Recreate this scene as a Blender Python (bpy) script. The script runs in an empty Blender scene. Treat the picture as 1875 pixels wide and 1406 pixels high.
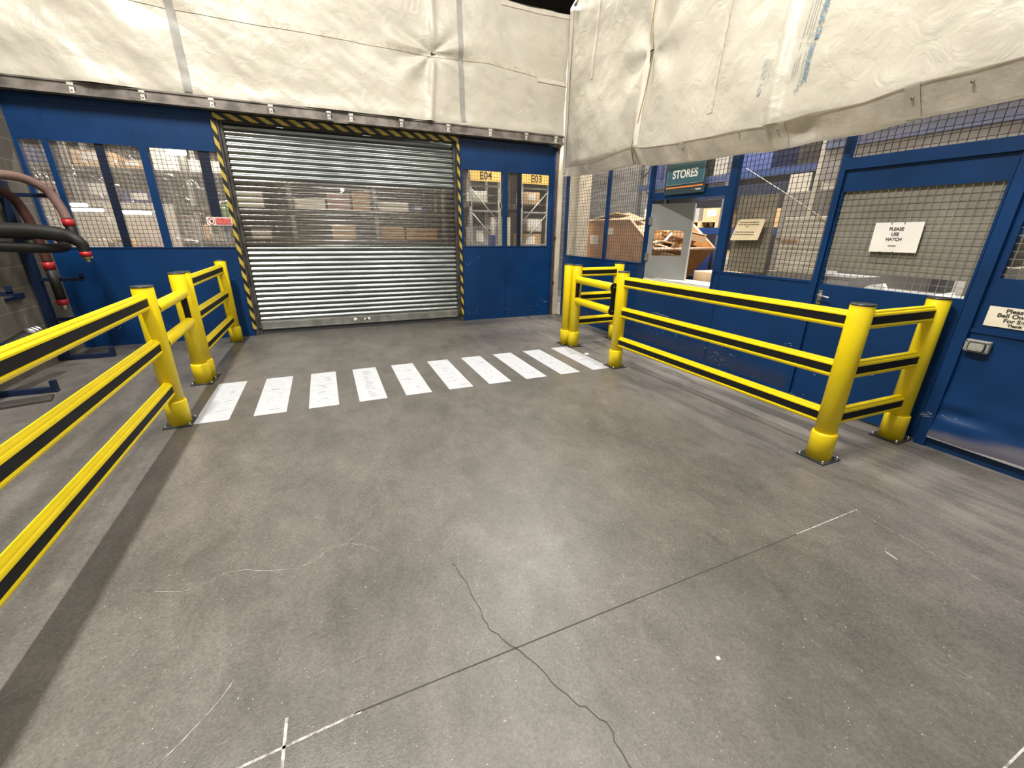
import bpy, bmesh, math, random
from mathutils import Vector, Matrix, noise
PI = math.pi
S = bpy.context.scene
C = S.collection
random.seed(7)

# ---------------------------------------------------------------- camera, world, lights, exposure
EYE = Vector((0.0, 0.0, 1.55))
YAW, PITCH, ROLL = math.radians(23.60), math.radians(20.11), math.radians(0.70)
f_ = Vector((math.sin(YAW)*math.cos(PITCH), math.cos(YAW)*math.cos(PITCH), -math.sin(PITCH)))
r0 = Vector((math.cos(YAW), -math.sin(YAW), 0)); u0 = r0.cross(f_)
r_ = math.cos(ROLL)*r0 + math.sin(ROLL)*u0
u_ = -math.sin(ROLL)*r0 + math.cos(ROLL)*u0
cam = bpy.data.objects.new('camera', bpy.data.cameras.new('camera'))
C.objects.link(cam)
M = Matrix((r_, u_, -f_)).transposed().to_4x4(); M.translation = EYE
cam.matrix_world = M
cam.data.sensor_width = 36; cam.data.lens = 761.8/1875*36
cam.data.clip_start = .02; cam.data.clip_end = 120
S.camera = cam
S.view_settings.view_transform = 'Standard'; S.view_settings.look = 'None'
S.view_settings.gamma = 1; S.view_settings.use_curve_mapping = False
S.view_settings.exposure = 0.2

w = bpy.data.worlds.new('world'); S.world = w; w.use_nodes = True
w.node_tree.nodes['Background'].inputs[0].default_value = (1, .97, .92, 1)
w.node_tree.nodes['Background'].inputs[1].default_value = .5

def area(name, loc, sx, sy, power, col=(1, .962, .895), rot=(0, 0, 0)):
    l = bpy.data.lights.new(name, 'AREA'); l.shape = 'RECTANGLE'; l.size = sx; l.size_y = sy
    l.energy = power; l.color = col
    o = bpy.data.objects.new(name, l); o.location = loc; o.rotation_euler = rot; C.objects.link(o); return o
area('unseen_overhead_light', (-1.95, 2.2, 7.8), .20, 2.0, 780)
area('unseen_overhead_light', (2.2, 1.6, 7.8), .22, 2.2, 260)
area('unseen_overhead_light', (3.9, 7.9, 7.8), .4, 1.0, 420)
area('unseen_overhead_light', (.6, 3.4, 7.8), 6.5, .16, 200)  # added strip, no such lamp known; spreads highlights across the shutter slats
area('warehouse_light', (-1.5, 9.3, 5.2), 1.6, .4, 480)
area('warehouse_light', (3.6, 8.6, 5.2), 1.6, .4, 340)
area('stores_light', (5.0, 5.4, 4.4), .4, 1.4, 240)
area('stores_light', (4.9, 1.6, 4.6), .4, 1.4, 150)

# ---------------------------------------------------------------- materials
def newmat(name):
    m = bpy.data.materials.new(name); m.use_nodes = True
    return m, m.node_tree.nodes, m.node_tree.links, m.node_tree.nodes['Principled BSDF']
def mat(name, col, rough=.5, metal=0, var=.12, scale=6, bump=0, bscale=60, col2=None, emit=None, estr=0, stretch=None, spec=None):
    m, n, l, b = newmat(name)
    b.inputs['Roughness'].default_value = rough; b.inputs['Metallic'].default_value = metal
    if spec is not None: b.inputs['Specular IOR Level'].default_value = spec
    tc = n.new('ShaderNodeTexCoord'); mp = n.new('ShaderNodeMapping'); l.new(tc.outputs['Object'], mp.inputs[0])
    if stretch: mp.inputs['Scale'].default_value = stretch
    nz = n.new('ShaderNodeTexNoise'); nz.inputs['Scale'].default_value = scale; nz.inputs['Detail'].default_value = 5
    l.new(mp.outputs[0], nz.inputs['Vector'])
    rp = n.new('ShaderNodeValToRGB')
    c2 = col2 if col2 else tuple(c*(1-var) for c in col)
    c1 = col if col2 else tuple(min(1, c*(1+var)) for c in col)
    rp.color_ramp.elements[0].position = .35; rp.color_ramp.elements[1].position = .65
    rp.color_ramp.elements[0].color = (*c2, 1); rp.color_ramp.elements[1].color = (*c1, 1)
    l.new(nz.outputs['Fac'], rp.inputs[0]); l.new(rp.outputs[0], b.inputs['Base Color'])
    if bump:
        nb = n.new('ShaderNodeTexNoise'); nb.inputs['Scale'].default_value = bscale; nb.inputs['Detail'].default_value = 4
        l.new(mp.outputs[0], nb.inputs['Vector'])
        bp = n.new('ShaderNodeBump'); bp.inputs['Strength'].default_value = bump; bp.inputs['Distance'].default_value = .01
        l.new(nb.outputs['Fac'], bp.inputs['Height']); l.new(bp.outputs[0], b.inputs['Normal'])
    if emit:
        b.inputs['Emission Color'].default_value = (*emit, 1); b.inputs['Emission Strength'].default_value = estr
    return m
def clear_sheet(name, tint=(.85, .82, .76), gloss=.22, rough=.12, bump=.6, bscale=9, haze=.15, hazecol=(.5, .46, .4)):
    # clear plastic: light passes, a part reflects on the crumples, a little milky dirt
    m, n, l, b = newmat(name); out = n['Material Output']; n.remove(b)
    tc = n.new('ShaderNodeTexCoord')
    nb = n.new('ShaderNodeTexNoise'); nb.inputs['Scale'].default_value = bscale; nb.inputs['Detail'].default_value = 3; nb.inputs['Distortion'].default_value = 1.2
    l.new(tc.outputs['Object'], nb.inputs['Vector'])
    bp = n.new('ShaderNodeBump'); bp.inputs['Strength'].default_value = bump; bp.inputs['Distance'].default_value = .05
    l.new(nb.outputs['Fac'], bp.inputs['Height'])
    tr = n.new('ShaderNodeBsdfTransparent'); tr.inputs[0].default_value = (*tint, 1)
    gl = n.new('ShaderNodeBsdfGlossy'); gl.inputs['Roughness'].default_value = rough; gl.inputs[0].default_value = (.9, .88, .84, 1)
    l.new(bp.outputs[0], gl.inputs['Normal'])
    df = n.new('ShaderNodeBsdfDiffuse'); df.inputs[0].default_value = (*hazecol, 1)
    m1 = n.new('ShaderNodeMixShader'); m1.inputs[0].default_value = gloss
    l.new(tr.outputs[0], m1.inputs[1]); l.new(gl.outputs[0], m1.inputs[2])
    m2 = n.new('ShaderNodeMixShader'); m2.inputs[0].default_value = haze
    l.new(m1.outputs[0], m2.inputs[1]); l.new(df.outputs[0], m2.inputs[2]); l.new(m2.outputs[0], out.inputs[0])
    return m
def hazard_mat(name, axis, period, slope):
    m, n, l, b = newmat(name); tc = n.new('ShaderNodeTexCoord'); sx = n.new('ShaderNodeSeparateXYZ'); l.new(tc.outputs['Object'], sx.inputs[0])
    a = sx.outputs['Z'] if axis == 'Z' else sx.outputs['X']; o = sx.outputs['X'] if axis == 'Z' else sx.outputs['Z']
    def mt(op, x, y):
        q = n.new('ShaderNodeMath'); q.operation = op
        for i, v in enumerate((x, y)):
            if v is None: continue
            if isinstance(v, (int, float)): q.inputs[i].default_value = v
            else: l.new(v, q.inputs[i])
        return q.outputs[0]
    v = mt('ADD', mt('DIVIDE', a, period), mt('MULTIPLY', o, slope))
    st = mt('GREATER_THAN', mt('FRACT', v, None), .5)
    nz = n.new('ShaderNodeTexNoise'); nz.inputs['Scale'].default_value = 9; l.new(tc.outputs['Object'], nz.inputs['Vector'])
    mx = n.new('ShaderNodeMix'); mx.data_type = 'RGBA'; l.new(st, mx.inputs[0])
    mx.inputs[6].default_value = (.012, .012, .013, 1); mx.inputs[7].default_value = (.62, .46, .07, 1)
    m2 = n.new('ShaderNodeMix'); m2.data_type = 'RGBA'; m2.blend_type = 'MULTIPLY'; m2.inputs[0].default_value = .5
    l.new(mx.outputs[2], m2.inputs[6]); l.new(nz.outputs['Fac'], m2.inputs[7]); l.new(m2.outputs[2], b.inputs['Base Color'])
    b.inputs['Roughness'].default_value = .5
    return m

BLUE = mat('blue_paint', (.0010, .030, .112), .42, var=.14, scale=2.5, bump=.08, bscale=5, spec=.35)
BLUED = mat('dark_blue_paint', (.0015, .010, .038), .45, var=.2, scale=4)
YEL = mat('yellow_polymer', (.80, .61, .002), .36, var=.05, scale=5, bump=.12, bscale=240)
YELC = mat('yellow_collar', (.80, .60, .004), .42, var=.05, scale=5, bump=.1, bscale=240)
BLK = mat('black_rubber', (.009, .009, .0095), .6, var=.2, spec=.25)
BLKCAP = mat('black_cap', (.03, .034, .038), .3, var=.2)
STEEL = mat('galvanised_steel', (.55, .55, .52), .34, 1, var=.2, scale=14)
STEELD = mat('dull_steel', (.30, .29, .27), .42, .9, var=.3, scale=9)
BEAMM = mat('grimy_steel_channel', (.20, .175, .155), .5, .35, var=.4, scale=6, bump=.2, bscale=20)
CLIP = mat('pale_clip_metal', (.62, .58, .52), .45, .3, var=.2)
PAINT = mat('white_floor_paint', (.415, .425, .45), .6, var=.07, scale=14, bump=.2, bscale=90)
SCUFF = mat('tyre_scuff', (.30, .305, .315), .6, var=.3, scale=30)
CREAM = mat('cream_column_paint', (.50, .45, .36), .6, var=.12, scale=5)
RUST = mat('rusty_brown_steel', (.07, .035, .025), .6, var=.4, scale=12)
WIRE = mat('mesh_wire', (.05, .042, .035), .45, .5, var=.2)
WIREL = mat('pale_mesh_wire', (.33, .31, .27), .42, .6, var=.2)
CARD = mat('cardboard', (.50, .31, .16), .8, var=.12, scale=5)
CARD2 = mat('light_cardboard', (.60, .42, .25), .8, var=.1, scale=5)
SKIPM = mat('orange_brown_skip_paint', (.44, .20, .065), .45, var=.15, scale=5)
SKIPE = mat('worn_skip_rim', (.70, .45, .30), .5, var=.2, scale=20)
RACKB = mat('blue_rack_paint', (.008, .03, .12), .45, var=.1)
RACKG = mat('grey_rack_steel', (.40, .40, .38), .45, .2, var=.2, scale=8)
WOOD = mat('pallet_wood', (.50, .33, .18), .8, var=.25, scale=8, stretch=(1, 6, 6))
DOORG = mat('grey_door_paint', (.20, .203, .20), .42, var=.06, scale=3)
WHITE = mat('white_paper', (.78, .75, .70), .7, var=.04)
WHITE2 = mat('off_white_plastic', (.68, .65, .58), .5, var=.08)
PAPC = mat('cream_paper', (.72, .60, .41), .7, var=.05)
INK = mat('black_ink', (.02, .02, .02), .7, var=.1)
INKB = mat('brown_ink', (.20, .15, .08), .8, var=.1)
BLUEPR = mat('blue_print', (.07, .18, .30), .7, var=.15, scale=30)
GREYPR = mat('grey_print', (.40, .42, .42), .7, var=.15, scale=30)
TEAL = mat('teal_sign_face', (.045, .125, .155), .32, var=.05)
SIGND = mat('dark_slate_sign', (.030, .055, .065), .32, var=.05)
ORANGE = mat('orange_stripe', (.75, .27, .06), .5, var=.05)
REDP = mat('red_sign_paint', (.50, .03, .03), .5, var=.1)
REDB = mat('red_hose_band', (.38, .012, .015), .45, var=.1)
PINK = mat('dusty_pink_hose', (.17, .10, .085), .6, var=.2, scale=9)
REDH = mat('dusty_red_hose', (.06, .018, .015), .55, var=.3, scale=9)
BLKH = mat('dusty_black_hose', (.009, .0085, .008), .5, var=.3, scale=9)
BRASS = mat('dull_brass', (.45, .40, .28), .4, .8, var=.2)
GREYBOX = mat('grey_bell_housing', (.28, .28, .27), .45, var=.08, scale=20)
GREYBTN = mat('grey_bell_button', (.36, .37, .33), .4, var=.08)
DKGREY = mat('dark_grey_recess', (.04, .04, .04), .6)
SIGNY = mat('yellow_bay_sign', (.80, .50, .12), .5, var=.05)
BLOCKH = mat('blue_crate_plastic', (.03, .05, .18), .5)
TAPES = mat('pale_reinforcing_tape', (.60, .55, .47), .6, var=.06)
TAPEG = mat('grey_translucent_strip', (.30, .285, .26), .5, var=.12, scale=10)
TAPEW = mat('welded_sheet_seam', (.52, .48, .39), .35, var=.12, scale=18, bump=.5, bscale=26)
CORD = mat('ochre_cord', (.30, .22, .08), .7)
CEIL = mat('dark_ceiling_sheet', (.045, .04, .035), .8, var=.2)
GREYW = mat('grey_store_wall', (.30, .29, .28), .8, var=.1, scale=2)
BOARD = mat('grey_backing_board', (.23, .215, .18), .6, var=.1, scale=3)
BAREM = mat('bare_scuffed_steel', (.30, .28, .28), .35, .5, var=.3, scale=7, bump=.2, bscale=8)
CHIP = mat('paint_chip_scratch', (.42, .46, .52), .6, var=.3, scale=40)
CHALK = mat('chalk_line', (.50, .48, .45), .8, scale=45, col2=(.17, .155, .14))
CRACKD = mat('dark_floor_crack', (.05, .046, .042), .9)
CRACKL = mat('pale_floor_crack', (.36, .33, .30), .9, scale=30, col2=(.13, .12, .107))
GREEN = mat('green_hi_vis', (.25, .55, .12), .6, var=.2)
PALEBL = mat('pale_blue_cloth', (.50, .58, .68), .8)
LAMPM = mat('lit_tube', (.9, .9, .85), .5, emit=(1, .97, .9), estr=9)
MATM = mat('dark_rubber_mat', (.035, .03, .027), .7, var=.3)
HAZY = clear_sheet('hazy_clear_plastic', gloss=.07, rough=.18, bump=.25, bscale=3, haze=.24, hazecol=(.60, .56, .52))
CRUMPLE = clear_sheet('crumpled_clear_plastic', gloss=.34, rough=.13, bump=1.0, bscale=5.5, haze=.25, hazecol=(.68, .59, .52))
CLEAR = clear_sheet('dusty_clear_plastic', gloss=.07, rough=.18, bump=.25, bscale=3, haze=.09, hazecol=(.55, .5, .46))
SMOKY = clear_sheet('smoky_clear_slat', tint=(.28, .255, .22), gloss=.10, rough=.25, bump=.06, bscale=14, haze=.20, hazecol=(.20, .175, .155))
BLIND = clear_sheet('milky_grey_sheet', tint=(.6, .58, .52), gloss=.05, rough=.3, bump=.2, bscale=4, haze=.6, hazecol=(.52, .50, .43))

def tarp_mat():
    m, n, l, b = newmat('cream_tarpaulin')
    tc = n.new('ShaderNodeTexCoord')
    nz = n.new('ShaderNodeTexNoise'); nz.inputs['Scale'].default_value = 1.6; nz.inputs['Detail'].default_value = 8; nz.inputs['Roughness'].default_value = .65
    l.new(tc.outputs['Object'], nz.inputs['Vector'])
    rp = n.new('ShaderNodeValToRGB'); rp.color_ramp.elements[0].position = .3; rp.color_ramp.elements[1].position = .7
    rp.color_ramp.elements[0].color = (.455, .428, .352, 1); rp.color_ramp.elements[1].color = (.57, .535, .448, 1)
    l.new(nz.outputs['Fac'], rp.inputs[0]); l.new(rp.outputs[0], b.inputs['Base Color'])
    b.inputs['Roughness'].default_value = .42
    n1 = n.new('ShaderNodeTexNoise'); n1.inputs['Scale'].default_value = 5; n1.inputs['Detail'].default_value = 6; n1.inputs['Distortion'].default_value = 1.5
    n2 = n.new('ShaderNodeTexNoise'); n2.inputs['Scale'].default_value = 26; n2.inputs['Detail'].default_value = 4
    l.new(tc.outputs['Object'], n1.inputs['Vector']); l.new(tc.outputs['Object'], n2.inputs['Vector'])
    ad = n.new('ShaderNodeMath'); ad.operation = 'MULTIPLY_ADD'; ad.inputs[1].default_value = .16
    l.new(n2.outputs['Fac'], ad.inputs[0]); l.new(n1.outputs['Fac'], ad.inputs[2])
    bp = n.new('ShaderNodeBump'); bp.inputs['Strength'].default_value = .22; bp.inputs['Distance'].default_value = .05
    l.new(ad.outputs[0], bp.inputs['Height']); l.new(bp.outputs[0], b.inputs['Normal'])
    return m
TARP = tarp_mat()
def painted_sheen_blue(name, z0, soft, amp, freq, grey):  # blue paint with grey reflected light mixed into the colour near the floor
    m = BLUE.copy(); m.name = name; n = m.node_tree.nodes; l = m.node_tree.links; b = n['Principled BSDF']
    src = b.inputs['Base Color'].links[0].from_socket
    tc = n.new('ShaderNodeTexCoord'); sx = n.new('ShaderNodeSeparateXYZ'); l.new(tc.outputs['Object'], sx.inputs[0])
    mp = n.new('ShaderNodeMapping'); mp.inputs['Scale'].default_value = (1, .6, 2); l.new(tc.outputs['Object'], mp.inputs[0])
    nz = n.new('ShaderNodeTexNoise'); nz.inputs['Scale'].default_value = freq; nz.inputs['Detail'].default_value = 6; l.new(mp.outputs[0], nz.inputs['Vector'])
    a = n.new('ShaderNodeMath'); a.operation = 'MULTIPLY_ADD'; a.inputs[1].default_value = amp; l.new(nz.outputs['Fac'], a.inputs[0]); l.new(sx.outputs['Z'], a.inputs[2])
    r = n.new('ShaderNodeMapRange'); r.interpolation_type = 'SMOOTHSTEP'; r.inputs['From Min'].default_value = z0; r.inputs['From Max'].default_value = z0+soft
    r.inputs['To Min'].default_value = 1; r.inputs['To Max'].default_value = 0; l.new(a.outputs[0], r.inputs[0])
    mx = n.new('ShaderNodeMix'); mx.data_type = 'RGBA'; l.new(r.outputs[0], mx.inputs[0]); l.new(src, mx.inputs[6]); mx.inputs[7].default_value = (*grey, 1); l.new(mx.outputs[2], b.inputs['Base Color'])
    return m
SHEENB = painted_sheen_blue('painted_sheen_kick_sheet', .30, .07, .30, 2.2, (.085, .080, .105))  # dented sheet: its grey floor-level reflection is painted into the colour
SHEENP = painted_sheen_blue('painted_sheen_bay_sheet', .33, .16, .40, 1.6, (.020, .034, .085))  # bay panels: fainter purplish reflection painted in low down
SCRIM = mat('tarpaulin_hem_scrim', (.68, .63, .55), .55, var=.14, scale=5, bump=.3, bscale=30)

def floor_mat():
    m, n, l, b = newmat('worn_concrete')
    tc = n.new('ShaderNodeTexCoord')
    def nz(scale, det=6, st=(1, 1, 1), dist=0, rough=.6):
        mp = n.new('ShaderNodeMapping'); mp.inputs['Scale'].default_value = st; l.new(tc.outputs['Object'], mp.inputs[0])
        q = n.new('ShaderNodeTexNoise'); q.inputs['Scale'].default_value = scale; q.inputs['Detail'].default_value = det
        q.inputs['Distortion'].default_value = dist; q.inputs['Roughness'].default_value = rough
        l.new(mp.outputs[0], q.inputs['Vector']); return q.outputs['Fac']
    def ramp(x, stops):
        r = n.new('ShaderNodeValToRGB'); l.new(x, r.inputs[0]); e = r.color_ramp.elements
        while len(e) < len(stops): e.new(.5)
        for i, (p_, c_) in enumerate(stops): e[i].position = p_; e[i].color = (*c_, 1)
        return r.outputs[0]
    def mix(bt, f, a, c_):
        x = n.new('ShaderNodeMix'); x.data_type = 'RGBA'; x.blend_type = bt
        if isinstance(f, float): x.inputs[0].default_value = f
        else: l.new(f, x.inputs[0])
        for i, v in ((6, a), (7, c_)):
            if isinstance(v, tuple): x.inputs[i].default_value = (*v, 1)
            else: l.new(v, x.inputs[i])
        return x.outputs[2]
    base = ramp(nz(1.1, 7, dist=.15), [(.25, (.088, .082, .073)), (.5, (.112, .103, .092)), (.75, (.145, .129, .117))])
    g = lambda v: (v, v, v)
    c1 = mix('MULTIPLY', 1.0, base, ramp(nz(4.5, 9, (1, .55, 1), .35, .72), [(.3, g(.70)), (.7, g(1.24))]))
    c2 = mix('MULTIPLY', 1.0, c1, ramp(nz(105, 5), [(.3, g(.72)), (.7, g(1.26))]))
    # worn pale drag marks running along the stores wall (x > 1.6) and the bay on the left
    sx = n.new('ShaderNodeSeparateXYZ'); l.new(tc.outputs['Object'], sx.inputs[0])
    mr = n.new('ShaderNodeMapRange'); mr.inputs['From Min'].default_value = 1.2; mr.inputs['From Max'].default_value = 2.2; l.new(sx.outputs['X'], mr.inputs[0])
    st = ramp(nz(3.2, 7, (2.2, .45, 1), .8, .65), [(.38, g(.0)), (.62, g(1.0))])
    mm = n.new('ShaderNodeMath'); mm.operation = 'MULTIPLY'; l.new(mr.outputs[0], mm.inputs[0])
    bw = n.new('ShaderNodeRGBToBW'); l.new(st, bw.inputs[0]); l.new(bw.outputs[0], mm.inputs[1])
    mm2 = n.new('ShaderNodeMath'); mm2.operation = 'MULTIPLY'; mm2.inputs[1].default_value = .6; l.new(mm.outputs[0], mm2.inputs[0])
    c3 = mix('MIX', mm2.outputs[0], c2, (.235, .212, .188))
    # greenish polished lane down the middle
    mr2 = n.new('ShaderNodeMapRange'); mr2.interpolation_type = 'SMOOTHSTEP'
    ab = n.new('ShaderNodeMath'); ab.operation = 'ABSOLUTE'; sb = n.new('ShaderNodeMath'); sb.operation = 'SUBTRACT'; sb.inputs[1].default_value = .55
    l.new(sx.outputs['X'], sb.inputs[0]); l.new(sb.outputs[0], ab.inputs[0]); l.new(ab.outputs[0], mr2.inputs[0])
    mr2.inputs['From Min'].default_value = .1; mr2.inputs['From Max'].default_value = .95; mr2.inputs['To Min'].default_value = .55; mr2.inputs['To Max'].default_value = 0
    c4 = mix('MULTIPLY', mr2.outputs[0], c3, (.76, .78, .73))
    # white flecks
    fl = ramp(nz(95, 2), [(.72, g(0)), (.75, g(1))])
    bw2 = n.new('ShaderNodeRGBToBW'); l.new(fl, bw2.inputs[0])
    c5 = mix('MIX', bw2.outputs[0], c4, (.45, .43, .40))
    l.new(c5, b.inputs['Base Color'])
    rr = ramp(nz(3, 6, dist=.6), [(.3, g(.30)), (.7, g(.46))]); l.new(rr, b.inputs['Roughness'])
    bp = n.new('ShaderNodeBump'); bp.inputs['Strength'].default_value = .22; bp.inputs['Distance'].default_value = .004
    l.new(nz(130, 3), bp.inputs['Height']); l.new(bp.outputs[0], b.inputs['Normal'])
    return m
FLOOR = floor_mat()
def block_mat():
    m, n, l, b = newmat('painted_blockwork'); tc = n.new('ShaderNodeTexCoord'); sx = n.new('ShaderNodeSeparateXYZ'); cb = n.new('ShaderNodeCombineXYZ')
    l.new(tc.outputs['Object'], sx.inputs[0]); l.new(sx.outputs['Y'], cb.inputs[0]); l.new(sx.outputs['Z'], cb.inputs[1])
    br = n.new('ShaderNodeTexBrick'); l.new(cb.outputs[0], br.inputs['Vector']); br.inputs['Scale'].default_value = 1
    br.inputs['Brick Width'].default_value = .45; br.inputs['Row Height'].default_value = .225; br.inputs['Mortar Size'].default_value = .006
    br.inputs['Color1'].default_value = (.15, .137, .115, 1); br.inputs['Color2'].default_value = (.125, .113, .095, 1); br.inputs['Mortar'].default_value = (.22, .20, .17, 1)
    l.new(br.outputs['Color'], b.inputs['Base Color']); b.inputs['Roughness'].default_value = .8
    bp = n.new('ShaderNodeBump'); bp.inputs['Strength'].default_value = .3; bp.inputs['Distance'].default_value = .01; l.new(br.outputs['Fac'], bp.inputs['Height']); bp.invert = True
    l.new(bp.outputs[0], b.inputs['Normal']); return m
BLOCK = block_mat()

# ---------------------------------------------------------------- mesh helpers
ORG = {}
def tag(o, label=None, cat=None, group=None, kind=None):
    if label: o['label'] = label
    if cat: o['category'] = cat
    if group: o['group'] = group
    if kind: o['kind'] = kind
    return o
def thing(name, loc, label=None, cat=None, group=None, kind=None):
    o = bpy.data.objects.new(name, None); o.empty_display_size = .1; C.objects.link(o); o.location = loc
    ORG[o.name] = Vector(loc); return tag(o, label, cat, group, kind)
class MB:
    def __init__(s): s.v = []; s.f = []; s.sm = []
    def add(s, vs, fs, smooth=False):
        k = len(s.v); s.v += [Vector(v) for v in vs]; s.f += [tuple(i+k for i in f) for f in fs]; s.sm += [smooth]*len(fs); return s
    def box(s, x0, x1, y0, y1, z0, z1, bev=0, rot=None, piv=None):
        if bev:
            bm = bmesh.new(); bmesh.ops.create_cube(bm, size=1)
            for v in bm.verts: v.co = Vector(((x0+x1)/2+v.co.x*(x1-x0), (y0+y1)/2+v.co.y*(y1-y0), (z0+z1)/2+v.co.z*(z1-z0)))
            bmesh.ops.bevel(bm, geom=bm.edges[:], offset=bev, segments=2, affect='EDGES', profile=.6)
            vs = [v.co.copy() for v in bm.verts]; fs = [tuple(v.index for v in f.verts) for f in bm.faces]; bm.free()
        else:
            vs = [Vector((x, y, z)) for x in (x0, x1) for y in (y0, y1) for z in (z0, z1)]
            fs = [(0, 1, 3, 2), (4, 6, 7, 5), (0, 4, 5, 1), (2, 3, 7, 6), (0, 2, 6, 4), (1, 5, 7, 3)]
        if rot is not None:
            pv = Vector(piv) if piv is not None else Vector(((x0+x1)/2, (y0+y1)/2, (z0+z1)/2)); vs = [rot @ (v-pv)+pv for v in vs]
        return s.add(vs, fs)
    def lathe(s, c, prof, n=32, smooth=True):      # prof: (radius, z) pairs, closed by radius 0 points
        c = Vector(c); vs = []; fs = []
        for r, z in prof:
            for i in range(n): a = 2*PI*i/n; vs.append(c+Vector((r*math.cos(a), r*math.sin(a), z)))
        for j in range(len(prof)-1):
            for i in range(n):
                i2 = (i+1) % n; fs.append((j*n+i, j*n+i2, (j+1)*n+i2, (j+1)*n+i))
        fs.append(tuple(range(n-1, -1, -1))); fs.append(tuple((len(prof)-1)*n+i for i in range(n)))
        return s.add(vs, fs, smooth)
    def tube(s, pts, r, n=12, smooth=True, round_=0):
        pts = [Vector(p) for p in pts]; vs = []; fs = []
        rs = [r]*len(pts) if isinstance(r, (int, float)) else list(r)
        if round_:
            d0 = (pts[0]-pts[1]).normalized(); d1 = (pts[-1]-pts[-2]).normalized(); a0, a1 = pts[0], pts[-1]; q0, q1 = rs[0], rs[-1]
            e0 = [(a0+d0*q0*math.sin(t)*round_, q0*math.cos(t)) for t in (1.45, 1.15, .8, .4)]
            e1 = [(a1+d1*q1*math.sin(t)*round_, q1*math.cos(t)) for t in (.4, .8, 1.15, 1.45)]
            pts = [e[0] for e in e0]+pts+[e[0] for e in e1]; rs = [e[1] for e in e0]+rs+[e[1] for e in e1]
        up = None
        for j, p in enumerate(pts):
            d = (pts[min(j+1, len(pts)-1)]-pts[max(j-1, 0)]).normalized()
            if up is None: up = Vector((0, 0, 1)) if abs(d.z) < .9 else Vector((1, 0, 0))
            a = d.cross(up).normalized(); up = a.cross(d).normalized()
            for i in range(n):
                t = 2*PI*i/n; vs.append(p+a*math.cos(t)*rs[j]+up*math.sin(t)*rs[j])
        for j in range(len(pts)-1):
            for i in range(n):
                i2 = (i+1) % n; fs.append((j*n+i, j*n+i2, (j+1)*n+i2, (j+1)*n+i))
        fs.append(tuple(range(n-1, -1, -1))); fs.append(tuple((len(pts)-1)*n+i for i in range(n)))
        return s.add(vs, fs, smooth)
    def prism(s, prof, p0, p1, up=(0, 0, 1)):      # 2D profile (side, up) swept p0 -> p1
        p0 = Vector(p0); p1 = Vector(p1); d = (p1-p0).normalized(); a = d.cross(Vector(up)).normalized(); u = a.cross(d)
        n = len(prof); vs = [q+a*x+u*z for q in (p0, p1) for x, z in prof]
        fs = [(i, (i+1) % n, n+(i+1) % n, n+i) for i in range(n)]+[tuple(range(n-1, -1, -1)), tuple(range(n, 2*n))]
        return s.add(vs, fs)
    def poly(s, pts, d):                           # planar outline extruded by vector d
        pts = [Vector(p) for p in pts]; d = Vector(d); n = len(pts)
        fs = [(i, (i+1) % n, n+(i+1) % n, n+i) for i in range(n)]+[tuple(range(n-1, -1, -1)), tuple(range(n, 2*n))]
        return s.add(pts+[p+d for p in pts], fs)
    def build(s, name, m, parent=None):
        me = bpy.data.meshes.new(name); o = bpy.data.objects.new(name, me); C.objects.link(o)
        if parent is not None:
            root = parent.parent if parent.parent else parent
            og = ORG[root.name]; o.parent = parent
        else: og = Vector((0, 0, 0))
        vs = [v-og for v in s.v]
        if parent is None and vs:
            lo = Vector((min(v.x for v in vs), min(v.y for v in vs), min(v.z for v in vs))); hi = Vector((max(v.x for v in vs), max(v.y for v in vs), max(v.z for v in vs)))
            c = Vector(((lo.x+hi.x)/2, (lo.y+hi.y)/2, lo.z)); vs = [v-c for v in vs]; o.location = c; ORG[o.name] = c
        me.from_pydata([tuple(v) for v in vs], [], s.f)
        me.materials.append(m)
        for p_, q in zip(me.polygons, s.sm): p_.use_smooth = q
        bm = bmesh.new(); bm.from_mesh(me); bmesh.ops.recalc_face_normals(bm, faces=bm.faces); bm.to_mesh(me); bm.free()
        me.update(); return o
def struct(name, mb, m): return tag(mb.build(name, m), kind='structure')
FACE_BACK = Matrix(((1, 0, 0), (0, 0, -1), (0, 1, 0)))       # letters on a plane that looks towards -Y
FACE_RIGHT = Matrix(((0, 0, -1), (-1, 0, 0), (0, 1, 0)))     # letters on a plane that looks towards -X
def text(s, size, loc, face, m, parent, name='lettering', sx=1, thick=.0006, spin=0, bold=0, shear=0, align='CENTER', space=1.0):
    cu = bpy.data.curves.new('t', 'FONT'); cu.body = s; cu.size = size; cu.align_x = align; cu.align_y = 'CENTER'; cu.extrude = thick
    cu.offset = bold; cu.shear = shear; cu.space_character = space
    o = bpy.data.objects.new('t', cu); C.objects.link(o); dg = bpy.context.evaluated_depsgraph_get()
    me = bpy.data.meshes.new_from_object(o.evaluated_get(dg)); bpy.data.objects.remove(o)
    R4 = face @ Matrix.Rotation(spin, 3, 'Z')
    vs = [R4 @ Vector((v.co.x*sx, v.co.y, v.co.z))+Vector(loc) for v in me.vertices]
    fs = [tuple(p.vertices) for p in me.polygons]
    q = MB(); q.add(vs, fs); bpy.data.meshes.remove(me); return q.build(name, m, parent)
def ordn(i): return ['first', 'second', 'third', 'fourth', 'fifth', 'sixth', 'seventh', 'eighth', 'ninth', 'tenth', 'eleventh', 'twelfth', 'thirteenth', 'fourteenth', 'fifteenth'][i]

BY, WX, LX = 7.34, 4.19, -3.14       # back partition, stores partition, blockwork wall

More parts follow.
